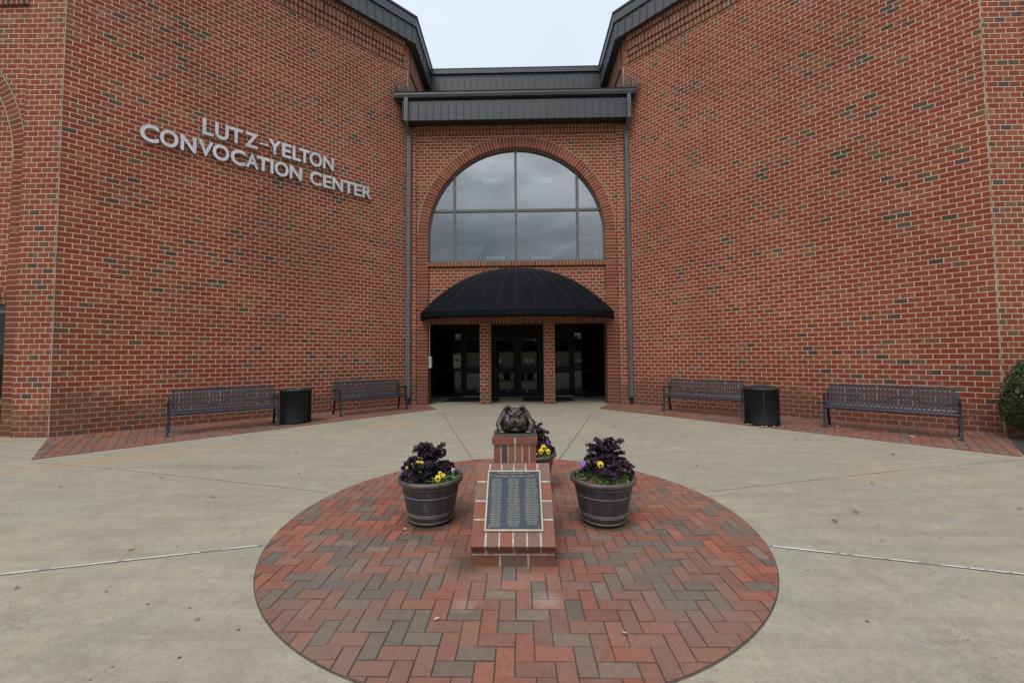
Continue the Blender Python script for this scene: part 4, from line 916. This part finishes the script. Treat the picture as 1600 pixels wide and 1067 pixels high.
# head: broad flat skull, huge jowls widening to the base, short pushed-in muzzle
ell((0, -.040, .172), (.070, .062, .050)); ell((0, -.050, .120), (.084, .060, .066))
for s in (-1, 1):
    ell((s*.056, -.080, .094), (.047, .046, .056), (0, s*.35, 0)); ell((s*.072, -.074, .056), (.034, .040, .034)); ell((s*.058, -.060, .135), (.034, .046, .040))
    ell((s*.026, -.124, .112), (.028, .026, .024)); ell((s*.040, -.126, .090), (.029, .026, .034), (0, s*.55, 0)); ell((s*.058, -.112, .064), (.022, .024, .030), (0, s*.3, 0))   # hanging lips
    path([(s*.005, -.108, .150), (s*.026, -.112, .168), (s*.056, -.092, .188)], [.010, .0145, .010], 8)     # frowning brow
    path([(s*.004, -.098, .166), (s*.014, -.100, .188), (s*.034, -.082, .207)], [.008, .009, .007], 8)      # forehead folds
    path([(s*.012, -.118, .140), (s*.036, -.113, .139), (s*.062, -.092, .146)], [.007, .009, .006], 8)      # fold under the eye
    path([(s*.020, -.134, .126), (s*.054, -.120, .112), (s*.084, -.082, .078)], [.006, .009, .008], 8)      # cheek fold
    path([(s*.050, -.036, .212), (s*.070, -.044, .232), (s*.090, -.054, .216), (s*.092, -.064, .194)], [.018, .014, .012, .007], 6)
    path([(s*.046, -.052, .214), (s*.060, -.060, .226)], [.010, .008], 4); ell((s*.072, -.036, .210), (.024, .010, .024))
ell((0, -.126, .132), (.021, .017, .012)); ell((0, -.138, .127), (.016, .010, .010))                        # nose
path([(0, -.140, .118), (0, -.138, .104)], [.004, .004], 4)
ell((0, -.098, .066), (.040, .032, .024)); ell((0, -.094, .046), (.058, .042, .022))                        # chin and dewlap
path([(.012, -.130, .092), (.013, -.134, .106)], [.005, .0025], 4)                                          # one tooth
me = bpy.data.meshes.new('raw'); me.from_pydata(dv, [], df)
ob = bpy.data.objects.new('raw', me); C.objects.link(ob)
rm = ob.modifiers.new('r', 'REMESH'); rm.mode = 'VOXEL'; rm.voxel_size = .0026; sm_m = ob.modifiers.new('s', 'SMOOTH'); sm_m.iterations = 3; sm_m.factor = .5
bpy.context.view_layer.update(); dg = bpy.context.evaluated_depsgraph_get(); me2 = bpy.data.meshes.new_from_object(ob.evaluated_get(dg)); bpy.data.objects.remove(ob)
for v in me2.vertices: v.co.z = max(.019, v.co.z)
for p_ in me2.polygons: p_.use_smooth = True
me2.materials.clear(); me2.materials.append(m_bronze); me2.name = 'dog_body'
o = bpy.data.objects.new('dog_body', me2); C.objects.link(o); o.parent = DG; o.scale = (1.0, 1.0, 1.07)
m_hollow = simple('dark_hollow_shade', (.012, .009, .008), .6)  # shade of the eye, nostril and mouth hollows, put in as near-black colour
for s_ in (-1, 1):
    q = MB(); q.lathe([(.001, -.006), (.009, -.004), (.012, 0), (.009, .004), (.001, .006)], 16); e_ = q.build('eye', m_hollow, DG, (s_*.038, -.1085, .1635)); e_.scale = (1.35, 1.0, .8)
    q = MB(); q.lathe([(.001, -.004), (.004, -.002), (.004, .002), (.001, .004)], 10); q.build('nostril', m_hollow, DG, (s_*.008, -.1465, .1355))
q = MB(); q.tube([(-.036, -.122, .078), (-.018, -.132, .092), (0, -.136, .097), (.018, -.132, .092), (.036, -.122, .078)], [.005, .008, .009, .008, .005], 8); q.build('mouth', m_hollow, DG)

# ------------------------------------------------------------------ planters, kale and pansies
def make_planter():
    t = thing('planter', '', 'planter', (0, 0, 0), 0, 'round planters in the brick circle')
    b = MB(); h = .37; r0, r1 = .190, .270
    R = lambda z: r0+(r1-r0)*(z/h)**.85
    zs = [0, .01, .06, .12, .18, .24, .30, .345]
    b.lathe([(R(0)-.008, 0)]+[(R(z), z) for z in zs[1:]], 56); b.face([(R(0)*.95*math.cos(2*PI*k/32), R(0)*.95*math.sin(2*PI*k/32), .001) for k in range(32)][::-1]); b.build('pot', m_pot, t)
    rm_ = MB(); rm_.lathe([(R(.35), .352), (.284, .358), (.296, .368), (.301, .384), (.298, .398), (.288, .407), (.274, .409), (.263, .403), (.257, .385), (.254, .34)], 56); rm_.build('rim', m_rim, t)
    for z, w in ((.343, .007), (.262, .006), (.105, .006), (.088, .005), (.035, .006)):
        q = MB(); q.lathe([(R(z)-.001, z-w), (R(z)+.0035, z-w*.5), (R(z)+.0035, z+w*.5), (R(z)-.001, z+w)], 56); q.build('band', m_potband, t)
    s = MB(); rows = []; rs = random.Random(8)
    for i in range(9):
        r = .257*i/8+.001; rows.append([(r*math.cos(2*PI*k/40), r*math.sin(2*PI*k/40), .358+.022*(1-(r/.25)**2)+.014*mnoise.noise(Vector((r*40*math.cos(k/40*6.28), r*40*math.sin(k/40*6.28), 1)))) for k in range(40)])
    s.grid(rows, True, True); s.build('soil', m_soil, t)
    return t
planter = make_planter()
pots = [(-.772, 3.722), (.826, 3.702), (.185, 4.62)]
for i, ((x, y), lab) in enumerate(zip(pots, ['banded dark planter left of the memorial plaque', 'banded dark planter right of the memorial plaque', 'banded dark planter standing behind the brick pedestal'])):
    o = planter if i == 0 else copy_tree(planter)
    o.location = (x, y, .006); o.rotation_euler = (0, 0, i*1.3); o['label'] = lab
def curly_leaf(mb, base, az, el, L, Wd, droop, rk):
    """one curly-kale leaf: an arching midrib whose blade is gathered into many small crinkled folds"""
    n_ = max(10, int(L/.016)); ca, sa = math.cos(az), math.sin(az); side = Vector((-sa, ca, 0)); p = Vector(base); e = el
    for i in range(n_+1):
        u_ = i/n_; d = Vector((ca*math.cos(e), sa*math.cos(e), math.sin(e))); nrm = Vector((-ca*math.sin(e), -sa*math.sin(e), math.cos(e)))
        lobe = 1+.38*math.sin(u_*L*95+az*3); w = Wd*min(1, .25+u_*1.6)*(1-.55*max(0, u_-.75)*4*.5)*lobe
        for j in range(22):
            v_ = rk.uniform(-1, 1); c = p+side*w*v_+d*rk.uniform(-.010, .010)-nrm*(w*.30*v_*v_)+nrm*rk.gauss(0, .004+.006*abs(v_))
            q = (nrm*.75+side*rk.gauss(0, .35+.8*abs(v_))+d*rk.gauss(0, .45+.5*abs(v_))).normalized(); a = q.orthogonal().normalized(); a.rotate(Matrix.Rotation(rk.uniform(0, 6.28), 3, q)); b = q.cross(a); s_ = rk.uniform(.007, .0145)
            k1, k2 = rk.uniform(-.5, .5)*s_, rk.uniform(-.5, .5)*s_
            mb.face([c-a*s_+q*k1, c-b*s_*.8-q*k1, c+a*s_+q*k2, c+b*s_*.8-q*k2], smooth=False)
        p = p+d*(L/n_); e -= droop/n_*(.3+1.4*u_)
def kale(loc, h, spread, label, seed, n=30):
    rk = random.Random(seed); t = thing('ornamental_kale', label, 'plant', loc, 0, 'purple kale in the planters')
    lv = MB(); st2 = MB()
    for k in range(n):
        q = k/(n-1); az = k*2.39996+rk.uniform(-.35, .35); z = h*(.18+.52*q); el = .45+.85*q**1.6+rk.uniform(-.2, .2); L = spread*(1.05-.40*q)*rk.uniform(.8, 1.15); dr = 1.75-.9*q
        b0 = Vector((.012*math.cos(az), .012*math.sin(az), z)); d0 = Vector((math.cos(az)*math.cos(el), math.sin(az)*math.cos(el), math.sin(el)))
        st2.tube([b0, b0+d0*.05], [.004, .003], 5, False); curly_leaf(lv, b0+d0*.035, az, el-.1, L, .030+L*.16, dr, rk)
    lv.build('leaves', m_kale, t)
    st2.tube([(0, 0, -.03), (.004, .003, h*.3), (0, 0, h*.66)], [.015, .013, .009], 7); st2.build('stalk', m_kalestem, t)
def pansy(loc, flowers, label, seed, leaves=26, spread=.07, cat='flower'):
    rk = random.Random(seed); t = thing('pansy', label, cat, loc, 0, 'pansies in the planters')
    lf = MB()
    for k in range(leaves):
        az = rk.uniform(0, 6.28); r = spread*rk.random()**.6; b = Vector((r*math.cos(az), r*math.sin(az), rk.uniform(.0, .045))); L = rk.uniform(.022, .042); w = L*.36; el = rk.uniform(-.1, .9); d = Vector((math.cos(az)*math.cos(el), math.sin(az)*math.cos(el), math.sin(el))); s = Vector((-math.sin(az), math.cos(az), 0)); up = s.cross(d)*-1
        rows = []
        for i in range(5):
            q = i/4; ww = w*math.sin(PI*(.08+.86*q))**.8; c = b+d*L*q-Vector((0, 0, 1))*L*.25*q*q; rows.append([c-s*ww+up*.15*ww, c-up*.0, c+s*ww+up*.15*ww])
        lf.grid(rows, True)
    for k in range(5):
        az = k*1.3; lf.tube([(0, 0, -.02), (.3*spread*math.cos(az), .3*spread*math.sin(az), .02), (.7*spread*math.cos(az), .7*spread*math.sin(az), .04)], .002, 4, False)
    lf.build('foliage', m_green, t)
    for (x, y, z, r, mat_, az, el) in flowers:
        r *= .80; c = Vector((x, y, z)); d = Vector((math.cos(el)*math.sin(az), -math.cos(el)*math.cos(az), math.sin(el))); X = Vector((math.cos(az), math.sin(az), 0)); Y = d.cross(X)*-1
        if Y.z < 0: Y = -Y
        st_ = MB(); st_.tube([(x*.5, y*.5, 0), c-d*.012-Vector((0, 0, .012)), c-d*.002], .0018, 4, False)
        pt = MB()
        for k, (a, rr_, dist) in enumerate(((1.15, .58, .52), (2.0, .58, .52), (.05, .52, .50), (3.09, .52, .50), (-1.57, .66, .46))):
            pc_ = c+(X*math.cos(a)+Y*math.sin(a))*r*dist+d*(.0016*k); rows = []
            for rad in (.02, .5, .85, 1.0): rows.append([pc_+(X*math.cos(2*PI*j/12)*rad*(1+.06*math.sin(j*2.5))+Y*math.sin(2*PI*j/12)*rad)*r*rr_-d*(.10*r*rad**3*(1+.8*math.sin(j*3+k))) for j in range(12)])
            pt.grid(rows, True, True)
        fo = pt.build('petals', mat_, t); st_.build('flower_stem', m_green, fo)
        if mat_ in (m_yel, m_lil):
            ey = MB()
            for a in (-1.57, -.2, 3.34): pc_ = c+(X*math.cos(a)+Y*math.sin(a))*r*.26+d*.012; ey.face([pc_+(X*math.cos(2*PI*j/9)*.8+Y*math.sin(2*PI*j/9))*r*.27 for j in range(9)])
            ey.build('dark_blotch', m_eye, fo)
sz = .385
kale((-.80, 3.77, sz), .25, .215, 'broad purple kale at the back of the left planter', 31, 24)
kale((-.885, 3.63, sz-.01), .17, .13, 'low purple kale in front of the taller kale in the left planter', 32, 16)
kale((.86, 3.73, sz), .335, .215, 'tallest purple kale, drooping over the soil of the right planter', 33, 24)
kale((.20, 4.66, sz), .34, .22, 'purple kale half hidden behind the brick pedestal', 34, 24)
pansy((-.985, 3.66, sz), [(-.02, -.04, .075, .034, m_pur, -.2, .1), (.0, -.06, .055, .026, m_pur, .3, .2)], 'violet pansy at the left edge of the left planter', 41)
pansy((-.665, 3.535, sz), [(.0, -.02, .060, .034, m_yel, .1, .2), (.012, .02, .092, .022, m_yel, .5, .4), (.045, .01, .075, .022, m_yel, .3, .5)], 'cream-yellow pansy at the front of the left planter', 42, 22)
pansy((-.590, 3.68, sz), [(.035, -.02, .09, .022, m_lil, .3, .2)], 'small pale lilac pansy at the right edge of the left planter', 43, 34, .08)
pansy((-.855, 3.575, sz+.115), [(-.055, .01, .055, .014, m_yel, 0, .4), (-.03, .0, .062, .015, m_yel, -.4, .3), (-.005, .0, .072, .016, m_yel, .4, .3), (.02, .005, .07, .014, m_yel, .2, .4), (.038, .0, .066, .014, m_yel, 0, .2), (-.10, -.01, .025, .015, m_yel, 0, .3)], 'little row of yellow pansy buds amid the kale of the left planter', 44, 18, .06)
pansy((.655, 3.70, sz), [(-.015, -.02, .135, .032, m_pur, -.5, .3)], 'violet pansy at the left edge of the right planter', 45, 24)
pansy((.775, 3.545, sz), [(.0, .005, .165, .036, m_yel, .0, .1)], 'yellow and maroon pansy in the middle of the right planter', 46, 40, .075)
pansy((.905, 3.52, sz), [], 'low green pansy leaves at the front right of the right planter', 47, 26, .06, 'plant')
pansy((1.01, 3.66, sz), [], 'green pansy leaves at the right edge of the right planter', 48, 30, .06, 'plant')
pansy((.325, 4.44, sz), [(.0, -.01, .118, .040, m_yel, .2, .15), (-.03, -.02, .082, .034, m_yel, -.3, .2), (.05, -.02, .078, .036, m_yel, .4, .3), (-.085, -.01, .06, .026, m_yel, 0, .4), (.05, .05, .165, .030, m_pur, 1.0, .2)], 'yellow pansies with one violet bloom in the rear planter', 49, 34, .085)

# ------------------------------------------------------------------ clipped shrub beside the right corner
SB = thing('shrub', 'dense rounded evergreen shrub at the right edge beside the brick corner', 'shrub', (9.60, 6.93, 0))
rs = random.Random(77); lf = MB(); RX, RY, HH = .93, .66, 1.62
def blob(d):
    k = (1+.42*max(0, -d.z))*(1+.11*mnoise.noise(d*2.1+Vector((3, 1, 0)))+.06*mnoise.noise(d*5.5)); zz = d.z
    fl = .80 if zz > 0 else .78
    return Vector((d.x*RX*k, d.y*RY*k, HH*.52+zz*fl*min(k, 1.08)))
for i in range(17000):
    d = Vector((rs.gauss(0, 1), rs.gauss(0, 1), rs.gauss(0, 1))).normalized()
    if d.y > .75: continue
    p = blob(d); dep = rs.random()**2*.16; p = Vector((p.x*(1-dep), p.y*(1-dep), HH*.52+(p.z-HH*.52)*(1-dep)))
    if p.z < .08: continue
    if mnoise.noise(p*6.0) < -.28 and rs.random() < .8: continue
    n_ = (d+Vector((rs.uniform(-1, 1), rs.uniform(-1, 1), rs.uniform(-.4, 1)))*.65).normalized(); a = n_.orthogonal().normalized(); a.rotate(Matrix.Rotation(rs.uniform(0, 6.28), 3, n_)); b = n_.cross(a); L = rs.uniform(.022, .042); w = L*.5
    lf.face([p-a*L, p-b*w*.8+n_*.004, p+a*L-n_*.006, p+b*w*.8+n_*.004])
lf.build('crown', m_bush, SB)
tw = MB()
for k in range(60):
    a = rs.uniform(0, 6.28); d = Vector((math.cos(a)*rs.uniform(.1, 1), math.sin(a)*rs.uniform(.1, 1), rs.uniform(-.3, 1))).normalized(); e = blob(d)*.9; e.z = blob(d).z*.9; m_ = Vector((e.x*.4, e.y*.4, max(.3, e.z*.5))); tw.tube([(rs.uniform(-.08, .08), rs.uniform(-.08, .08), 0), m_, e], [.018, .011, .004], 5, False)
tw.build('stem', m_stem, SB)

# ------------------------------------------------------------------ fallen leaves
def leaf_mesh(k, rk):
    mb = MB(); L, w = .05, .021; rows = []
    for i in range(6):
        q = i/5; ww = w*math.sin(PI*(.04+.92*q))**.8*(1+.25*math.sin(q*14+k)); rows.append([(L*(q-.5), -ww, .004+.010*q*q+.008*rk.random()), (L*(q-.5), 0, .002+.004*math.sin(q*3)), (L*(q-.5), ww, .004+.009*(1-q)+.008*rk.random())])
    mb.grid(rows, True); mb.tube([(-L*.5, 0, .003), (-L*.85, .006, .002)], .0012, 3, False); return mb.mesh('fallen_leaf', m_dry[k % 3])
rk = random.Random(9); lm = [leaf_mesh(k, rk) for k in range(6)]
def add_leaf(x, y, k, s=1.0, z=.008, lab='small dry fallen leaf lying loose on the paving in front of the hall'):
    o = bpy.data.objects.new('fallen_leaf', lm[k % 6]); C.objects.link(o); o.location = (x, y, z); o.rotation_euler = (rk.uniform(-.25, .25), rk.uniform(-.25, .25), rk.uniform(0, 6.28)); o.scale = (s, s, s); tag(o, lab, 'leaf', 'dry leaves scattered on the paving')
for i in range(16): a = rk.uniform(2.8, 6.4); q = rk.uniform(.36, .52); add_leaf(5.42+q*math.cos(a), 8.87+q*math.sin(a), rk.choice((0, 2, 3, 5)), rk.uniform(.8, 1.5), .016)
for x, y in ((4.1, 10.6), (4.5, 10.2), (4.8, 9.95), (4.3, 10.95), (5.0, 9.5), (6.6, 8.35), (6.75, 8.5), (7.0, 8.2), (7.4, 8.3), (6.3, 8.0), (7.1, 7.3), (7.75, 7.1), (6.2, 7.9), (5.9, 7.9)): add_leaf(x+rk.uniform(-.1, .1), y+rk.uniform(-.1, .1), rk.choice((0, 2, 3)), rk.uniform(.9, 1.5), .016)
for x, y in ((3.3, 10.1), (2.9, 9.1), (2.1, 8.6), (4.0, 9.3), (3.6, 8.2), (4.6, 7.2), (1.9, 9.9), (1.62, 8.15), (2.6, 7.5), (3.0, 6.4), (5.2, 7.4), (5.6, 6.1), (4.2, 4.9), (3.4, 4.0), (2.9, 3.6), (5.0, 4.1), (2.9, 2.4), (-3.2, 4.3), (-4.6, 4.9), (-5.4, 4.6), (-3.6, 6.2), (-2.3, 7.3), (-2.9, 3.1), (-3.4, 2.6), (-1.75, 2.2), (-1.5, 9.2), (-2.6, 8.0), (1.2, 10.5), (.9, 9.6), (-.5, 10.2), (2.5, 5.6), (-3.0, 5.3)): add_leaf(x+rk.uniform(-.15, .15), y+rk.uniform(-.15, .15), rk.choice((1, 1, 4, 0)), rk.uniform(.4, .85), .004)
for x, y in ((-.42, 2.31), (-.95, 3.49), (.62, 2.2)): add_leaf(x, y, 2, .6, .012)

# ------------------------------------------------------------------ across the car park, behind the viewer (seen in the glass)
def make_car(label, loc, paint):
    t = thing('parked_car', label, 'car', loc, 0, 'cars parked facing the hall')
    prof = [(-2.2, .32), (-2.22, .62), (-2.1, .80), (-1.1, .95), (-.45, 1.40), (.9, 1.44), (1.65, 1.02), (2.2, .95), (2.25, .5), (2.15, .30)]
    rows = []
    for x in (-.86, -.82, -.70, .70, .82, .86): k = 0 if abs(x) == .86 else (.03 if abs(x) == .82 else .05); rows.append([(x*(1-.16*max(0, z-.95)/.5), -y if False else y, z+(k if z > .6 else 0)) for y, z in prof])
    b = MB(); b.grid(rows, True, False)
    b.face(rows[0][::-1]); b.face(rows[-1]); b.face([r[0] for r in rows]+[r[-1] for r in rows][::-1]); b.build('body', paint, t)
    gl = MB(); gl.face([(-.66, 1.62, 1.08), (.66, 1.62, 1.08), (.60, 1.0, 1.47), (-.60, 1.0, 1.47)]); gl.face([(-.64, -1.05, 1.02), (.64, -1.05, 1.02), (.60, -.55, 1.40), (-.60, -.55, 1.40)])
    for s in (-1, 1): gl.face([(s*.845, 1.35, 1.04), (s*.79, .85, 1.40), (s*.79, -.4, 1.37), (s*.845, -.95, 1.03)])
    gl.build('windscreen', m_black, t)
    for s in (-1, 1):
        for y in (-1.35, 1.4):
            w = MB(); w.lathe([(.20, -.1), (.31, -.1), (.33, -.07), (.33, .07), (.31, .1), (.20, .1)], 24); wo = w.build('wheel', m_rubber, t, (s*.80, y, .33)); wo.rotation_euler = (0, PI/2, 0)
            rm2 = MB(); rm2.lathe([(.001, .03*1), (.20, .05)], 24); rm2.lathe([(.001, -.03), (.20, -.05)], 24); rm2.build('rim', m_bolt, wo)
        hl = MB(); hl.box(s*.62-.17, s*.62+.17, 2.16, 2.262, .66, .80); hl.build('headlight', m_white, t, bevel=.02)
m_wcar = simple('white_car_paint', (.75, .76, .78), .25, 0, .03); m_scar = simple('silver_car_paint', (.5, .52, .55), .3, .5, .03)
make_car('white car parked left of the others across the car park', (-4.2, -45.5, 0), m_wcar); make_car('white car parked in the middle across the car park', (1.9, -45.5, 0), m_wcar); make_car('silver car parked right of the others across the car park', (11.2, -45.5, 0), m_scar)
tl = MB(); rs = random.Random(13)
for i in range(14000):
    x = rs.uniform(-90, 90); top = 5.2+2.6*mnoise.noise(Vector((x*.09, 2, 0)))+1.2*mnoise.noise(Vector((x*.4, 5, 0))); z = 3.2+rs.random()**.8*max(.5, top); y = -101+rs.uniform(-4, 1); s = rs.uniform(.10, .30)
    n_ = Vector((rs.gauss(0, 1), rs.gauss(0, 1)+.6, rs.gauss(0, 1))).normalized(); a = n_.orthogonal(); b = n_.cross(a); c = Vector((x, y, z)); tl.face([c-a*s, c-b*s*.7, c+a*s, c+b*s*.7])
rows = [[(x*2.0, -103.5, 3.0+zz*(5.0+2.4*mnoise.noise(Vector((x*.18, 2, 0)))+1.0*mnoise.noise(Vector((x*.8, 5, 0))))) for x in range(-45, 46)] for zz in (0, .5, .92)]; tl.grid(rows, False)
o = tl.build('distant_woodland', simple('dark_woodland', (.03, .038, .02), .9, 0, .4, .5)); o['kind'] = 'stuff'; tag(o, 'distant dark woodland beyond the car park', 'woodland')
